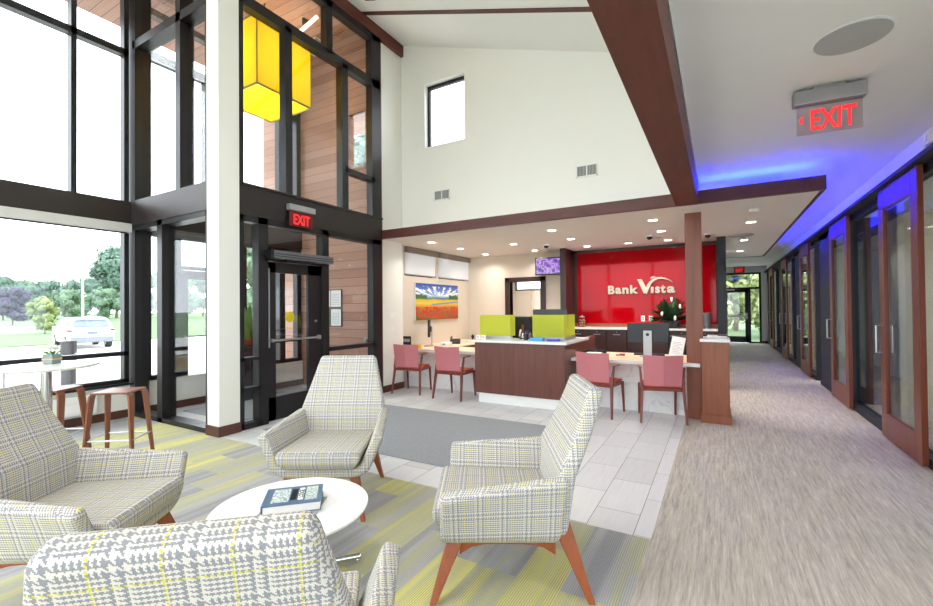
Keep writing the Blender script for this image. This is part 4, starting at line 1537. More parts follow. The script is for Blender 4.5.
# end cabinet and post
c = empty('end_cabinet', 'tall cherry cabinet with a white top at the corridor end of the right desk', 'cabinet')
MB().box(-.205, .105, 6.42, 6.92, .10, 1.035).build('body', 'cab', c, bev=.003)
MB().box(-.222, .122, 6.40, 6.94, 0, .11).build('plinth', 'cab', c, bev=.003)
MB().box(-.222, .115, 6.39, 6.95, 1.035, 1.07).build('top', 'quartz', c, bev=.003)
b = empty('paper_tray', 'low stack of papers in a tray on the end cabinet', 'tray', (-.02, 6.68, 1.07))
MB().box(-.13, .11, -.16, .16, 0, .022).build('tray', 'alu', b)
MB().box(-.12, .10, -.15, .15, .022, .035).build('papers', 'pages', b)
MB().box(.0, .11, -.10, .12, .035, .045).build('folder', 'black', b)
struct(MB().box(-.385, -.19, 6.55, 6.73, 0, SZ), 'trim_7', 'cherry_v')
# right desk items
monitor('monitor', 'dark monitor with a silver stand on the right desk, seen from behind', (-.93, 7.05, .742), .04, .58, .29, .215)
k_ = empty('keyboard', 'black keyboard on the right desk behind the monitor stand', 'keyboard', (-.95, 7.32, .742), .05)
MB().box(-.22, .22, -.07, .07, 0, .018).build('body', 'black', k_)
MB().box(-.21, .21, -.06, .06, .018, .022).build('keys', 'charcoal', k_)
s_ = empty('notice_stand', 'white printed notice leaning in a holder on the right desk, right of the monitor', 'sign', (-.545, 6.72, .742), -.15)
M_ = Matrix.Rotation(-.30, 4, 'X') @ Matrix.Rotation(.22, 4, 'Y')
b = MB().box(-.088, .088, -.003, .003, .035, .335, Matrix.Rotation(-.22, 4, 'X') @ Matrix.Rotation(.14, 4, 'Y'))
b.build('sheet', 'paper', s_)
b = MB()
for k in range(8):
    b.box(-.065, .065 - (k % 3) * .02, -.0038, -.003, .10 + k * .022, .104 + k * .022, Matrix.Rotation(-.22, 4, 'X') @ Matrix.Rotation(.14, 4, 'Y'))
b.build('print', 'vent', s_)
MB().box(-.09, .09, -.05, .03, 0, .035).build('holder', 'ypaper', s_, bev=.004)
m = empty('computer_mouse', 'dark mouse on the right desk, right of the monitor stand', 'mouse', (-.72, 7.0, .742), .2)
MB().lathe((0, 0, 0), [(.03, 0), (.036, .012), (.024, .03), (.004, .036)], 16).build('body', 'black', m, smooth=True)
b = MB()
for k in range(3):
    r_ = .05
    b.sweep([(-.70 + math.cos(a / 3) * r_ * (1 + k * .2) + k * .04, 6.86 + math.sin(a / 3) * r_ + k * .02, .748 + .004 * k) for a in range(0, 18)], .004, 6)
tag(b.build('cable', 'black', smooth=True), 'tangled black cable on the right desk beside the mouse', 'cable')
h = empty('stapler', 'small black and red stapler on the right desk, left of the monitor', 'stapler', (-1.33, 7.05, .742), .3)
MB().box(-.07, .07, -.018, .018, 0, .018).build('base', 'black', h, bev=.004)
MB().box(-.01, .07, -.015, .015, .018, .034).build('top', 'taill', h, bev=.004)
b = empty('document_tray', 'flat black document tray at the counter side of the right desk', 'tray', (-1.74, 7.15, .742), .05)
MB().box(-.16, .16, -.12, .12, 0, .012).build('base', 'black', b)
MB().box(-.16, .16, .10, .12, .012, .055).box(-.16, -.145, -.12, .12, .012, .05).build('rim', 'black', b)
MB().box(-.13, .10, -.10, .08, .012, .02).build('papers', 'paper', b)
# office chair behind the right desk
oc = empty('office_chair', 'dark office chair behind the right desk, beyond the monitor', 'chair', (-.55, 7.95, 0), PI)
MB().box(-.24, .24, -.22, .24, .42, .49).build('seat', 'black', oc, bev=.03)
MB().box(-.22, .22, -.30, -.24, .55, 1.0).build('backrest', 'black', oc, bev=.03)
MB().cyl((0, 0), .03, .08, .42, 14).build('post', 'steel', oc, smooth=True)
for k in range(5):
    a = k * 2 * PI / 5
    MB().sweep([(0, 0, .09), (math.cos(a) * .28, math.sin(a) * .28, .05)], .02, 8).build('foot', 'black', oc)

# left desk items
monitor('monitor', 'black monitor on the left desk, turned almost edge-on below the painting', (-5.05, 7.25, .742), math.radians(122), .46, .34, .19, 'black')
s_ = empty('framed_notice', 'small dark framed notice on the left desk corner beside the switch wall', 'sign', (-5.27, 6.80, .742), .1)
MB().box(-.095, .095, -.006, .006, 0, .22).build('panel', 'navy', s_)
MB().box(-.075, .075, -.008, -.006, .11, .17).build('heading', 'vent', s_)
MB().box(-.065, .065, -.008, -.006, .05, .056).box(-.065, .065, -.008, -.006, .035, .04).build('print', 'vent', s_)
s_ = empty('name_plate', 'yellow and grey name plate on the left desk front', 'name plate', (-5.0, 6.74, .742), -.05)
MB().hexa([(-.11, -.03, 0), (.11, -.03, 0), (.11, .03, 0), (-.11, .03, 0)], [(-.11, -.002, .075), (.11, -.002, .075), (.11, .004, .075), (-.11, .004, .075)]).build('plate', 'ypaper', s_)
MB().box(-.07, .07, -.031, -.015, .025, .04).build('print', 'charcoal', s_)
b = empty('telephone', 'black desk telephone on the left desk, right of the edge-on monitor', 'telephone', (-4.9, 8.0, .742), .5)
MB().hexa([(-.11, -.1, 0), (.11, -.1, 0), (.11, .1, 0), (-.11, .1, 0)], [(-.11, -.1, .03), (.11, -.1, .03), (.11, .1, .10), (-.11, .1, .10)]).build('base', 'black', b, bev=.006)
MB().sweep([(-.08, -.12, .08), (-.08, -.05, .12), (-.08, .05, .14), (-.08, .12, .13)], .022, 8).build('handset', 'black', b, smooth=True)
b = empty('adding_machine', 'white adding machine on the left desk beside the black telephone', 'machine', (-4.78, 7.45, .742), .1)
MB().box(-.09, .09, -.1, .1, 0, .07).build('body', 'wplastic', b, bev=.008)
MB().box(-.03, .03, -.101, -.08, .03, .05).build('display', 'charcoal', b)
b = empty('desk_figurine', 'small dark figurine on the left desk, right of the black telephone', 'figurine', (-4.75, 8.5, .742))
MB().lathe((0, 0, 0), [(.035, 0), (.03, .04), (.015, .07), (.035, .11), (.03, .15), (.008, .17)], 14).build('body', 'pot', b, smooth=True)
b = empty('paper_pile', 'loose pile of papers with a blue pen at the far end of the left desk', 'papers', (-4.85, 8.95, .7425), .2)
MB().box(-.2, .2, -.15, .15, 0, .012).build('sheets', 'paper', b)
MB().box(-.05, .15, -.1, .1, .012, .02).build('top_sheet', 'vent', b)
MB().box(-.1, -.02, -.02, .0, .02, .035).build('pen', 'violet', b)
b = empty('desk_organiser', 'small black organiser with papers on the back counter behind the left desk', 'organiser', (-3.9, 9.1, .84), .1)
MB().box(-.15, .15, -.08, .08, 0, .03).box(-.15, .15, .05, .08, .03, .12).build('body', 'black', b)
MB().box(-.12, .12, -.06, .04, .03, .05).build('papers', 'paper', b)

# ------------------------------------------------------------------ back cabinets below the red panel
c = empty('storage_cabinet', 'long dark walnut cabinet with a pale top under the red glass wall', 'cabinet')
MB().box(-2.775, -.025, 9.16, 9.62, .08, 1.035).build('body', 'dcab', c)
MB().box(-2.778, -.022, 9.10, 9.63, 1.035, 1.072).build('worktop', 'quartz', c, bev=.003)
MB().box(-2.778, -.022, 9.60, 9.635, 1.072, 1.14).build('backsplash', 'cab', c)
nd = 7
wd = 2.74 / nd
for k in range(nd):
    a = -2.77 + k * wd
    dr = MB().box(a + .006, a + wd - .006, 9.135, 9.16, .10, 1.02).build('door', 'dcab', c, bev=.002)
    MB().box(a + wd * .5 - .07, a + wd * .5 + .07, 9.11, 9.122, .93, .942).box(a + wd * .5 - .07, a + wd * .5 - .06, 9.12, 9.14, .93, .942).box(a + wd * .5 + .06, a + wd * .5 + .07, 9.12, 9.14, .93, .942).build('handle', 'steel', dr)
    MB().cyl((0, 0), .008, -.003, .003, 10, M=Matrix.Translation((a + wd * .5, 9.132, .985)) @ RX).build('lock', 'steel', dr)
# red glass panel with lettering
rp = empty('red_glass_panel', 'tall glossy red glass panel behind the reception, carrying the champagne BankVista lettering', 'wall panel')
MB().box(-2.70, -.04, 9.605, 9.63, 1.145, 2.67).build('panel', 'red', rp)
MB().box(-2.775, -2.70, 9.60, 9.638, 1.145, 2.735).box(-2.775, -.03, 9.60, 9.638, 2.67, 2.735).build('surround', 'dcab', rp)
lg = empty('wall_lettering', 'raised champagne BankVista lettering with a swoosh on the red glass panel', 'sign', (0, 9.595, 0))


def lfit(ch, x0, x1, z0, h):
    """one bold letter between x0 and x1, cap height h standing on z0"""
    o = text_obj(ch, 1.0, .02, 'logo', 'letter', lg, Matrix.Identity(4), .032)
    me = o.data
    xs = [v_.co.x for v_ in me.vertices]
    ys = [v_.co.y for v_ in me.vertices]
    sx = (x1 - x0) / (max(xs) - min(xs))
    sy = h / (max(ys) - min(ys))
    me.transform(Matrix.Translation((x0, 0, z0)) @ RX @ Matrix.Diagonal((sx, sy, 1, 1)) @ Matrix.Translation((-min(xs), -min(ys), 0)))


LX, LZ, QX, QZ, QV = -2.04, 1.765, .955, .87, 1.12
for ch, a, b_, h_ in (('B', 0, .136, .205), ('a', .156, .28, .15), ('n', .303, .43, .148), ('k', .465, .625, .205),
                      ('s', .968, 1.06, .15), ('t', 1.075, 1.17, .185), ('a', 1.20, 1.35, .15)):
    lfit(ch, LX + a * QX, LX + b_ * QX, LZ, h_ * QZ)
MB().box(LX + .885 * QX, LX + .935 * QX, -.02, .02, LZ, LZ + .148 * QZ).build('letter', 'logo', lg)
b = MB()
q = [(.615, .262), (.70, .262), (.815, .06), (.80, .0), (.745, .0)]
b.hexa([(LX + x * QX, -.02, LZ + z * QV) for x, z in q], [(LX + x * QX, .02, LZ + z * QV) for x, z in q])
b.build('letter', 'logo', lg)
# the swoosh is the right stroke of the V, arching over the last letters
cl = [(.775, .0, .03), (.805, .07, .032), (.84, .14, .03), (.885, .20, .028), (.94, .243, .025), (1.01, .268, .021), (1.09, .272, .017), (1.17, .255, .012), (1.25, .225, .007), (1.31, .19, .002)]
b = MB()
up_, lo_ = [], []
for k, (x, z, hw_) in enumerate(cl):
    p_, n_ = cl[max(0, k - 1)], cl[min(len(cl) - 1, k + 1)]
    tx, tz = n_[0] - p_[0], n_[1] - p_[1]
    ln = math.hypot(tx, tz)
    up_.append((LX + x * QX - tz / ln * hw_, LZ + z * QV + tx / ln * hw_))
    lo_.append((LX + x * QX + tz / ln * hw_, LZ + z * QV - tx / ln * hw_))
for k in range(len(cl) - 1):
    q = [up_[k], lo_[k], lo_[k + 1], up_[k + 1]]
    b.hexa([(p[0], -.022, p[1]) for p in q], [(p[0], .018, p[1]) for p in q])
b.build('swoosh', 'logo', lg)
b = MB()
pts_ = [(.87, .255), (.885, .285), (.92, .305), (.96, .305), (.985, .288), (.94, .283), (.905, .27)]
for k in range(1, len(pts_) - 1):
    q = [pts_[0], pts_[k], pts_[k + 1]]
    b.hexa([(LX + x * QX, -.02, LZ + z * QV) for x, z in q], [(LX + x * QX, .02, LZ + z * QV) for x, z in q])
b.build('figure_head', 'logo', lg)

# television, interior window
tv = empty('television', 'wall television showing a purple picture, high on the beige wall', 'television', (-3.24, 9.22, 2.40), math.radians(6))
MB().box(-.285, .285, -.02, .03, -.195, .195).build('casing', 'black', tv, bev=.004)
MB().box(-.262, .262, -.024, -.021, -.165, .17).build('screen', 'tv', tv)
MB().box(-.06, .06, .03, .23, -.05, .05).build('bracket', 'black', tv)
b = MB()
for a in ((-4.38, -4.27, .98, 2.2), (-3.50, -3.38, .98, 2.2), (-4.38, -3.38, 2.10, 2.2), (-4.38, -3.38, .98, 1.03)):
    b.box(a[0], a[1], 9.42, 9.64, a[2], a[3])
struct(b, 'window_12', 'dcab')
MB().box(-4.27, -3.5, 9.53, 9.535, 1.03, 2.1).build('glass', 'glass', bpy.data.objects['window_12'])
fr = MB()
for a in ((-5.05, -4.2), (-4.1, -3.1)):
    fr.box(a[0], a[1], 11.58, 11.6, 1.98, 2.02).box(a[0], a[1], 11.58, 11.6, 2.26, 2.3).box(a[0], a[0] + .04, 11.58, 11.6, 1.98, 2.3).box(a[1] - .04, a[1], 11.58, 11.6, 1.98, 2.3)
struct(fr, 'window_13', 'charcoal')
MB().box(-5.0, -4.25, 11.585, 11.59, 2.0, 2.28).box(-4.05, -3.15, 11.585, 11.59, 2.0, 2.28).build('pane', emit('glowing_daylight_pane', (240, 246, 255), 1.2), bpy.data.objects['window_13'])  # panes glow in place of daylight behind them

# painting, roller shades, switches
p = empty('painting', 'painting of a red poppy field under a blue streaked sky, left reception wall', 'painting', (-5.39, 8.055, 1.64))
MB().box(0, .03, -.835, .835, -.385, .385).build('canvas_edge', 'wplastic', p)
bm = bmesh.new()
uvl = bm.loops.layers.uv.new('UVMap')
f = bm.faces.new([bm.verts.new(q) for q in ((.0315, -.835, -.385), (.0315, .835, -.385), (.0315, .835, .385), (.0315, -.835, .385))])
for l, uv in zip(f.loops, ((0, 0), (1, 0), (1, 1), (0, 1))):
    l[uvl].uv = uv
me = bpy.data.meshes.new('picture')
bm.to_mesh(me)
bm.free()
me.materials.append(MAT['painting'])
o = bpy.data.objects.new('picture', me)
COL.objects.link(o)
o.parent = p
for i, (a, b_, lab) in enumerate(((6.92, 8.04, 'white roller shade on the high window above the painting, nearer the switch wall'), (8.12, 9.5, 'white roller shade on the high window in the far corner of the left reception wall'))):
    r = empty('roller_shade', lab, 'roller shade', (-5.39, 0, 0), 0, 'roller shades on the high reception windows')
    MB().box(.0, .06, a - .02, b_ + .02, 2.62, 2.735).build('cassette', plain('taupe_cassette', (140, 130, 120), .5), r)
    MB().box(.004, .008, a - .02, b_ - .06, 2.19, 2.63).build('cloth', 'shade', r)
    MB().box(-.002, .014, a - .02, b_ - .06, 2.175, 2.195).build('hem_bar', 'alu', r)
r = empty('roller_shade', 'long pale grey roller shade cassette across the top of the big left window', 'roller shade', (-7.25, 0, 0))
MB().box(-.04, .07, -4.1, 3.0, 2.61, 2.735).build('cassette', plain('pale_grey_cassette', (200, 198, 196), .5), r, bev=.006)
MB().box(-.01, .03, -4.0, 2.95, 2.595, 2.61).build('hem_bar', 'charcoal', r)
for z, lab in ((1.385, 'upper white light switch plate on the wall beside the left pink chair'), (1.145, 'lower white light switch plate on the wall beside the left pink chair')):
    s_ = empty('light_switch', lab, 'switch', (-5.199, 6.28, z), 0, 'switch plates on the reception wall')
    MB().box(0, .008, -.09 if z > 1.2 else -.04, .09 if z > 1.2 else .04, -.06, .06).build('plate', 'wplastic', s_, bev=.003)
    MB().box(.008, .012, -.015, .015, -.03, .03).build('rocker', 'paper', s_)

# candy jar, cups, plant, bin on the back counter
j = empty('candy_jar', 'glass jar of mixed sweets on the pale counter, left end below the red panel', 'jar', (-2.545, 9.36, 1.0735))
MB().lathe((0, 0, 0), [(.07, 0), (.085, .03), (.085, .15), (.06, .19), (.05, .2)], 22).build('jar', 'acry', j, smooth=True)
b = MB()
for k in range(46):
    c_ = Vector((rnd.uniform(-.055, .055), rnd.uniform(-.055, .055), .02 + rnd.uniform(0, .14)))
    for v_ in bmesh.ops.create_icosphere(b.bm, subdivisions=1, radius=.017)['verts']:
        v_.co += c_


def candy_mat():
    t_ = NT('wrapped_sweets')
    return t_.fin(t_.ramp(t_.noise(t_.coord(), 40, 1), [(.35, s2l((160, 50, 40))), (.45, s2l((220, 190, 120))), (.55, s2l((120, 90, 60))), (.65, s2l((230, 220, 200)))], 'CONSTANT'), .4)


tag(b.build('sweets', candy_mat(), j), kind='stuff')
MB().lathe((0, 0, .2), [(.054, 0), (.054, .02), (.02, .03), (.018, .05)], 20).build('lid', 'alu', j, smooth=True)
for x, lab in ((-1.355, 'left one of two white outlet plates on the red panel above the monitor'), (-1.205, 'right one of two white outlet plates on the red panel above the monitor')):
    c_ = empty('wall_outlet', lab, 'outlet', (x, 9.604, 1.25), 0, 'outlet plates on the red panel')
    MB().box(-.037, .037, -.008, 0, -.058, .058).build('plate', 'wplastic', c_, bev=.002)
    MB().box(-.015, .015, -.010, -.008, .008, .035).box(-.015, .015, -.010, -.008, -.035, -.008).build('sockets', 'vent', c_)
pl = empty('potted_plant', 'dark leafy potted plant on the pale counter in front of the red panel', 'plant', (-.80, 9.33, 1.0735))
MB().lathe((0, 0, 0), [(.10, 0), (.15, .06), (.16, .14), (.145, .14), (.12, .1)], 26).build('pot', 'pot', pl, smooth=True)


def blades(b, rnd, n, base_z, rmin, rmax, zlo, zhi, wd_, squ=1.0):
    for k in range(n):
        a = rnd.uniform(0, 2 * PI)
        el = rnd.uniform(zlo, zhi)
        ln = rnd.uniform(rmin, rmax)
        d = Vector((math.cos(a) * math.cos(el), math.sin(a) * math.cos(el) * squ, math.sin(el)))
        sd_ = Vector((-math.sin(a), math.cos(a), rnd.uniform(-.4, .4))).normalized()
        p0 = Vector((math.cos(a) * .03, math.sin(a) * .03 * squ, base_z))
        prev = None
        for s in range(6):
            u = s / 5
            p = p0 + d * ln * u - Vector((0, 0, .35 * ln * u * u * math.cos(el)))
            wv = wd_ * (math.sin(PI * (u * .86 + .08)) ** .8) * (1 if s < 5 else .1)
            mid = b.bm.verts.new(p - Vector((0, 0, wv * .25)))
            cur = (b.bm.verts.new(p - sd_ * wv), mid, b.bm.verts.new(p + sd_ * wv))
            if prev:
                b.bm.faces.new((prev[0], prev[1], cur[1], cur[0]))
                b.bm.faces.new((prev[1], prev[2], cur[2], cur[1]))
            prev = cur


b = MB()
blades(b, rnd, 70, .14, .32, .60, .25, 1.25, .05, .45)
b.build('leaves', 'dleaf', pl)
b = MB()
blades(b, rnd, 6, .15, .42, .60, .5, 1.3, .035, .5)
b.build('pale_leaves', 'vleaf', pl)
b = MB()
for x, y, z in ((.02, -.15, .55), (.16, -.1, .42), (-.15, -.18, .28), (.08, -.2, .2)):
    for v_ in bmesh.ops.create_icosphere(b.bm, subdivisions=2, radius=.035)['verts']:
        v_.co = Vector((v_.co.x * .7, v_.co.y * .7, v_.co.z * 1.4)) + Vector((x, y, z))
b.build('blossoms', 'petal', pl, smooth=True)
bn = empty('waste_bin', 'grey bin on the pale counter, just right of the wooden post', 'bin', (-.20, 9.35, 1.0735))
MB().lathe((0, 0, 0), [(.055, 0), (.075, .27), (.082, .27), (.082, .295), (.068, .295), (.05, .02)], 26).build('body', 'bin', bn, smooth=True)

# ------------------------------------------------------------------ vestibule: planter, notices, lantern
pl = empty('planter', 'dark planter of tropical flowers inside the vestibule, seen through the narrow side pane', 'plant', (-6.95, 4.62, 0))
MB().hexa([(-.2, -.28, 0), (.2, -.28, 0), (.2, .28, 0), (-.2, .28, 0)], [(-.26, -.34, .88), (.26, -.34, .88), (.26, .34, .88), (-.26, .34, .88)]).build('pot', 'pot', pl, bev=.01)
b = MB()
blades(b, rnd, 46, .86, .35, .85, .2, 1.45, .05, 1)
b.build('leaves', 'vleaf', pl)
b = MB()
blades(b, rnd, 24, .86, .25, .5, .1, 1.1, .04, 1)
b.build('flowers', 'opetal', pl)
for nm, lab, x, z in (('posted_notices', 'upper framed white notices on the cedar wall inside the vestibule', 0, 1.53), ('posted_notices', 'lower framed notices with a dark leaflet on the cedar wall inside the vestibule', 0, 1.17)):
    n_ = empty(nm, lab, 'notice', (-6.46, 5.985, z), 0, 'framed notices in the vestibule')
    MB().box(-.29, .29, 0, .014, 0, .345).build('frame', 'black', n_)
    MB().box(-.27, -.01, -.004, 0, .015, .33).box(.01, .27, -.004, 0, .015, .33).build('sheets', 'paper', n_)
    b = MB()
    for k in range(7):
        b.box(-.24, -.05, -.006, -.004, .06 + k * .032, .066 + k * .032).box(.04, .23, -.006, -.004, .06 + k * .032, .066 + k * .032)
    b.build('print', 'vent', n_)
    if z < 1.3:
        MB().box(-.10, .0, -.008, -.004, .01, .33).build('leaflet', 'leaf', n_)
for x, lab in ((-5.55, 'small steel outlet plate on the cedar wall, right of the notices'), (-6.75, 'small steel door button on the cedar wall, seen through the entrance door')):
    o = empty('wall_plate', lab, 'plate', (x, 5.985, .92), 0, 'steel plates on the cedar wall')
    MB().box(-.07, .07, 0, .014, -.06, .06).build('plate', 'alu', o, bev=.003)
    MB().cyl((0, 0), .03, -.004, .0, 16, M=RX).build('button', 'steel', o)
# lantern
la = empty('pendant_lantern', 'large square yellow fabric lantern hanging in the glazed vestibule', 'pendant lamp', (-6.08, 4.32, 4.70))
hw, hd, hh = .49, .47, 1.0
b = MB()
b.box(-hw, hw, -hd, -hd + .006, 0, hh).box(-hw, hw, hd - .006, hd, 0, hh).box(-hw, -hw + .006, -hd, hd, 0, hh).box(hw - .006, hw, -hd, hd, 0, hh)
b.build('shade', 'yellow', la)
b = MB()
for z in (0, hh):
    for s in (-1, 1):
        b.box(-hw, hw, s * hd - .008, s * hd + .008, z - .012, z + .012).box(s * hw - .008, s * hw + .008, -hd, hd, z - .012, z + .012)
for sx in (-1, 1):
    for sy in (-1, 1):
        b.box(sx * hw - .007, sx * hw + .007, sy * hd - .007, sy * hd + .007, 0, hh)
b.box(-hw, hw, -.008, .008, hh - .01, hh + .01).box(-.008, .008, -hd, hd, hh - .01, hh + .01)
b.build('wire_frame', plain('olive_wire_frame', (130, 120, 60), .5), la)
MB().sweep([(0, 0, hh), (0, 0, 1.58)], .012, 8).build('stem', 'black', la)
for sx in (-1, 1):
    bl = MB().lathe((sx * .15, 0, .35), [(.01, 0), (.045, .05), (.05, .1), (.02, .16)], 14).build('bulb', 'lamp', la, smooth=True)
ld = bpy.data.lights.new('lantern_light', 'POINT')
ld.energy = 25
ld.color = (1, .97, .9)
ld.shadow_soft_size = .12
lo = bpy.data.objects.new('lantern_light', ld)
COL.objects.link(lo)
lo.parent = la
lo.location = (0, 0, .5)
tb = empty('tube_lamp', 'slim glowing tube lamp under the vestibule ceiling beside the yellow lantern', 'lamp', (-5.84, 4.9, 6.16), 0)
MB().sweep([(-.28, 0, -.08), (.28, 0, .07)], .03, 12).build('tube', 'dim_lamp', tb, smooth=True)
MB().box(-.02, .02, -.05, .05, .02, .12).build('bracket', 'black', tb)


# ------------------------------------------------------------------ exit signs
def exit_sign(label, loc, rz, w_, h_, arrow, box_h=.10, both=False):
    e = empty('exit_sign', label, 'exit sign', loc, rz)
    MB().box(-w_ / 2 - .02, w_ / 2 + .02, -.04, .04, -box_h, 0).build('housing', 'alu', e, bev=.006)
    MB().box(-w_ / 2, w_ / 2, -.004, .004, -box_h - h_, -box_h).build('plate', 'acry' if both else 'dred', e)
    s = h_ * .95
    o = text_obj('EXIT', s, .003, 'exit', 'letters', e, Matrix.Translation((.02 if arrow else 0, -.008, -box_h - h_ * .86)) @ RX @ Matrix.Diagonal((w_ / (s * 2.9), 1, 1, 1)), .004 if both else .002)
    if arrow:
        MB().hexa([(-w_ * .47, -.010, -box_h - h_ * .5), (-w_ * .41, -.010, -box_h - h_ * .66), (-w_ * .41, -.010, -box_h - h_ * .34)],
                  [(-w_ * .47, -.006, -box_h - h_ * .5), (-w_ * .41, -.006, -box_h - h_ * .66), (-w_ * .41, -.006, -box_h - h_ * .34)]).build('arrow', 'exit', e)
    return e


e = exit_sign('red EXIT sign with a left arrow hanging from the corridor ceiling, near the camera', (.69, 3.95, 3.03), math.radians(4), .37, .21, True, both=True)
MB().box(-.09, .09, -.03, .03, 0, .02).build('canopy', 'alu', e)
exit_sign('red EXIT sign on the dark beam above the entrance door', (-5.09, 4.185, 2.955), PI / 2, .40, .21, False, .085)
exit_sign('small red EXIT sign above the glass door at the corridor end', (.72, 20.5, 3.05), 0, .36, .2, False, .05)
# door closer on the entrance door
b = empty('door_closer', 'grey ribbed automatic door operator above the entrance door', 'door operator', (-5.12, 4.22, 2.16))
MB().box(-.04, .09, -.52, .50, .02, .125).build('housing', 'bin', b, bev=.006)
MB().box(.09, .094, -.5, .48, .045, .055).box(.09, .094, -.5, .48, .075, .085).build('ribs', 'charcoal', b)
MB().box(-.045, .095, -.56, -.52, .015, .13).build('end_cap', 'black', b)
MB().box(.0, .05, -.3, .1, -.02, .02).build('arm', 'black', b)

# ------------------------------------------------------------------ lights in the soffit, speakers, vents, cameras


def downlight():
    o = bpy.data.objects.new('downlight', None)
    COL.objects.link(o)
    tag(o, 'x', 'ceiling light')
    b = MB()
    for a in ((-.075, -.055, -.075, .075), (.055, .075, -.075, .075), (-.055, .055, -.075, -.055), (-.055, .055, .055, .075)):
        b.box(a[0], a[1], a[2], a[3], -.004, 0)
    b.build('trim_frame', 'wplastic', o)
    MB().box(-.055, .055, -.055, .055, -.002, .0).build('lens', 'lamp', o)
    l = bpy.data.lights.new('downlight_lamp', 'AREA')
    l.size = .11
    l.energy = 5
    l.color = (1, .93, .85)
    l.spread = math.radians(140)
    lo_ = bpy.data.objects.new('downlight_lamp', l)
    COL.objects.link(lo_)
    lo_.parent = o
    lo_.location = (0, 0, -.012)
    return o


dl = downlight()
cols = {-4.67: 'in the row over the left desk', -3.46: 'in the row over the left end of the counter', -2.32: 'in the row over the right end of the counter', -.81: 'in the row over the right desk', .43: 'in the row over the corridor'}
spots = []
for x in (-4.67, -3.46, -2.32, -.81):
    for y, r_ in ((6.8, 'front'), (7.86, 'middle'), (9.0, 'rear')):
        if x == -3.46 and y == 6.8:
            continue
        spots.append((x, y, r_))
spots.append((-1.52, 9.0, 'rear'))
for y, r_ in ((7.76, 'nearest'), (9.82, 'middle'), (11.75, 'farthest')):
    spots.append((.43, y, r_))
for i, (x, y, r_) in enumerate(spots):
    o = dl if i == 0 else copy_tree(dl)
    row = 'beside the ceiling vent before the red panel' if x == -1.52 else cols[x]
    place(o, (x, y, SZ - .001), 0, '%s small square downlight %s' % (r_, row), 'square downlights in the reception soffit')
for x, y, z, lab in ((-4.1, 10.6, SZ - .001, 'square downlight added to brighten the back office, behind the interior window'),):  # lamp added to brighten the back office
    o = place(copy_tree(dl), (x, y, z), 0, lab)
    for ch in o.children:
        if ch.type == 'LIGHT':
            ch.data = ch.data.copy()
            ch.data.energy = 20
for y, w_ in ((1.4, 'nearest the hanging exit sign'), (-.6, 'over the open corridor floor behind the camera'), (-2.6, 'nearest the windows behind the camera')):  # unseen fill panels added to brighten the corridor
    o = empty('office_and_fill_panel', 'added square fill panel in the corridor ceiling, ' + w_, 'ceiling light', (.75, y, CH - .001))
    MB().box(-.3, .3, -.3, .3, -.02, 0).build('frame', 'wplastic', o)
    MB().box(-.28, .28, -.28, .28, -.024, -.02).build('lens', 'lamp', o)
for x, y, lab in ((-2.0, .6, 'right front'), (-4.6, .6, 'left front'), (-2.0, -2.2, 'right rear'), (-4.6, -2.2, 'left rear')):  # unseen panels added to light the lounge seats from above
    o = empty('office_and_fill_panel', lab + ' added fill panel hung flat below the sloping hall ceiling over the lounge', 'ceiling light', (x, y, ceil_z(x) - .35))
    MB().box(-.5, .5, -.3, .3, -.02, 0).build('frame', 'wplastic', o)
    MB().box(-.47, .47, -.27, .27, -.024, -.02).build('lens', 'fill_lamp', o)
    MB().sweep([(-.3, 0, 0), (-.3, 0, .42)], .006, 6).sweep([(.3, 0, 0), (.3, 0, .26)], .006, 6).build('cable', 'alu', o)
for y, lab in ((6.6, 'nearest'), (11.4, 'second'), (15.2, 'third')):
    o = empty('office_and_fill_panel', lab + ' office ceiling panel light behind the sliding doors', 'ceiling light', (3.0, y, 2.799))
    MB().box(-.3, .3, -.3, .3, -.02, 0).build('frame', 'wplastic', o)
    MB().box(-.28, .28, -.28, .28, -.024, -.02).build('lens', 'lamp', o)
# blue cove strips lying on top of the soffit edge
b = empty('cove_light', 'blue light strip hidden on top of the soffit edge, washing the corridor ceiling', 'light strip')
MB().box(-.17, .90, 6.07, 6.10, SZ + .142, SZ + .155).build('front_strip', 'blue', b)
MB().box(.90, .93, 6.07, 13.2, SZ + .142, SZ + .155).build('side_strip', 'deep_blue', b)
s_ = empty('ceiling_speaker', 'round grey speaker grille in the corridor ceiling, top right', 'speaker', (.69, 3.31, CH))
MB().lathe((0, 0, 0), [(.175, -.006), (.188, -.004), (.19, 0)], 48).build('rim', 'wplastic', s_, smooth=True)
MB().lathe((0, 0, 0), [(.174, -.0085), (.176, -.006)], 48).build('grille', 'spk', s_)


def wall_vent(label, loc, w_, h_, M_=None):
    v_ = empty('air_vent', label, 'vent', loc)
    b = MB()
    for a in ((-w_ / 2, w_ / 2, -h_ / 2, -h_ / 2 + .02), (-w_ / 2, w_ / 2, h_ / 2 - .02, h_ / 2), (-w_ / 2, -w_ / 2 + .02, -h_ / 2, h_ / 2), (w_ / 2 - .02, w_ / 2, -h_ / 2, h_ / 2), (-.008, .008, -h_ / 2, h_ / 2)):
        b.box(a[0], a[1], -.012, 0, a[2], a[3], M_)
    b.build('frame', 'wplastic', v_)
    MB().box(-w_ / 2 + .02, w_ / 2 - .02, -.002, 0, -h_ / 2 + .02, h_ / 2 - .02, M_).build('back', 'bin', v_)
    b = MB()
    n = int((w_ - .04) / .022)
    for k in range(n):
        x = -w_ / 2 + .025 + k * .022
        b.box(x, x + .010, -.009, -.002, -h_ / 2 + .02, h_ / 2 - .02, M_)
    b.build('louvres', 'spk', v_)
    return v_


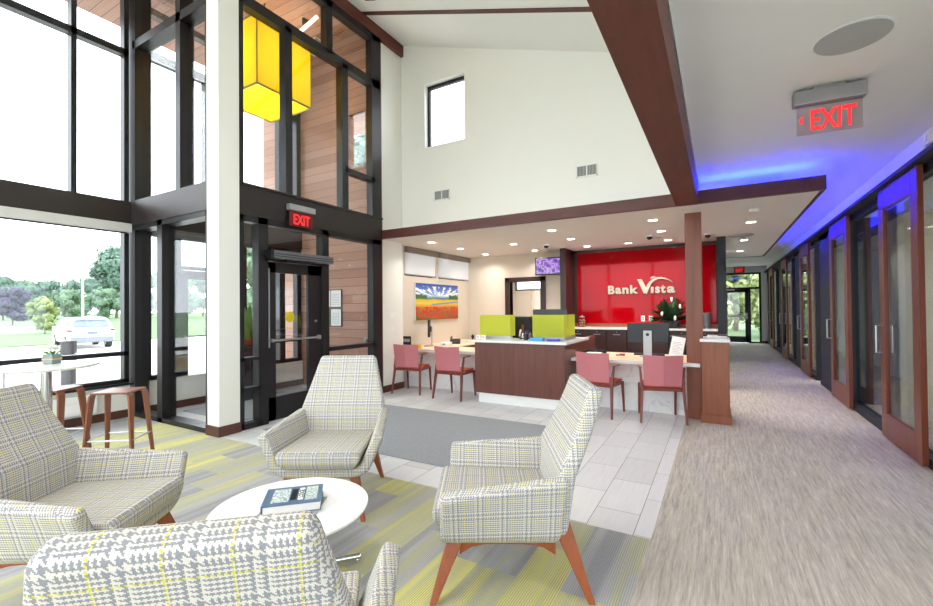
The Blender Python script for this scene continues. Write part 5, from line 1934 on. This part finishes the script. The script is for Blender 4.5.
wall_vent('left of the two small white air vents on the high wall above the reception beam', (-4.295, 6.6, 3.54), .34, .19)
wall_vent('right of the two small white air vents on the high wall above the reception beam', (-1.695, 6.6, 3.55), .33, .19)
sl = math.atan(.333)
wall_vent('grey air vent in the sloping white ceiling beside the glazed wall', (-4.68, 5.45 - .45, ceil_z(-4.68) - .002), .26, .42, Matrix.Rotation(sl, 4, 'Y') @ Matrix.Rotation(-PI / 2, 4, 'X') @ Matrix.Rotation(PI, 4, 'Z') @ Matrix.Rotation(PI, 4, 'X'))
wall_vent('flat white air vent in the soffit before the red panel', (-.985, 8.54, SZ), .26, .22, Matrix.Rotation(PI / 2, 4, 'X'))
v_ = wall_vent('dark square air vent in the cedar vestibule ceiling', (-6.3, 5.5, 6.28), .5, .4, Matrix.Rotation(PI / 2, 4, 'X'))
for x, y, lab in ((-1.04, 8.25, 'small dome camera on the soffit, left of the wooden post'), (-2.95, 8.3, 'small dome camera on the soffit near the television'), (-.15, 8.6, 'small dome camera on the soffit just right of the wooden post')):
    d = empty('dome_camera', lab, 'camera', (x, y, SZ), 0, 'dome cameras on the soffit')
    MB().cyl((0, 0), .06, -.025, 0, 24).build('base', 'wplastic', d, smooth=True)
    MB().lathe((0, 0, 0), [(.012, -.075), (.04, -.058), (.05, -.025)], 20).build('dome', 'black', d, smooth=True)
d = empty('smoke_detector', 'small white smoke detector on the soffit over the corridor', 'smoke detector', (.41, 6.77, SZ))
MB().lathe((0, 0, 0), [(.03, -.035), (.05, -.025), (.055, 0)], 24).build('body', 'wplastic', d, smooth=True)
d = empty('sprinkler_cover', 'large flat round cover on the soffit over the corridor', 'cover', (.35, 9.1, SZ))
MB().lathe((0, 0, 0), [(.18, -.012), (.20, 0)], 32).build('body', 'spk', d, smooth=True)
d = empty('wall_strobe', 'small white alarm box on the corridor wall above the doors, at the right edge', 'alarm', (1.64, 5.33, 2.95))
MB().box(-.05, 0, -.06, .06, -.06, .06).build('body', 'wplastic', d, bev=.012)
MB().box(-.056, -.05, -.03, .03, -.03, .03).build('lens', 'paper', d)
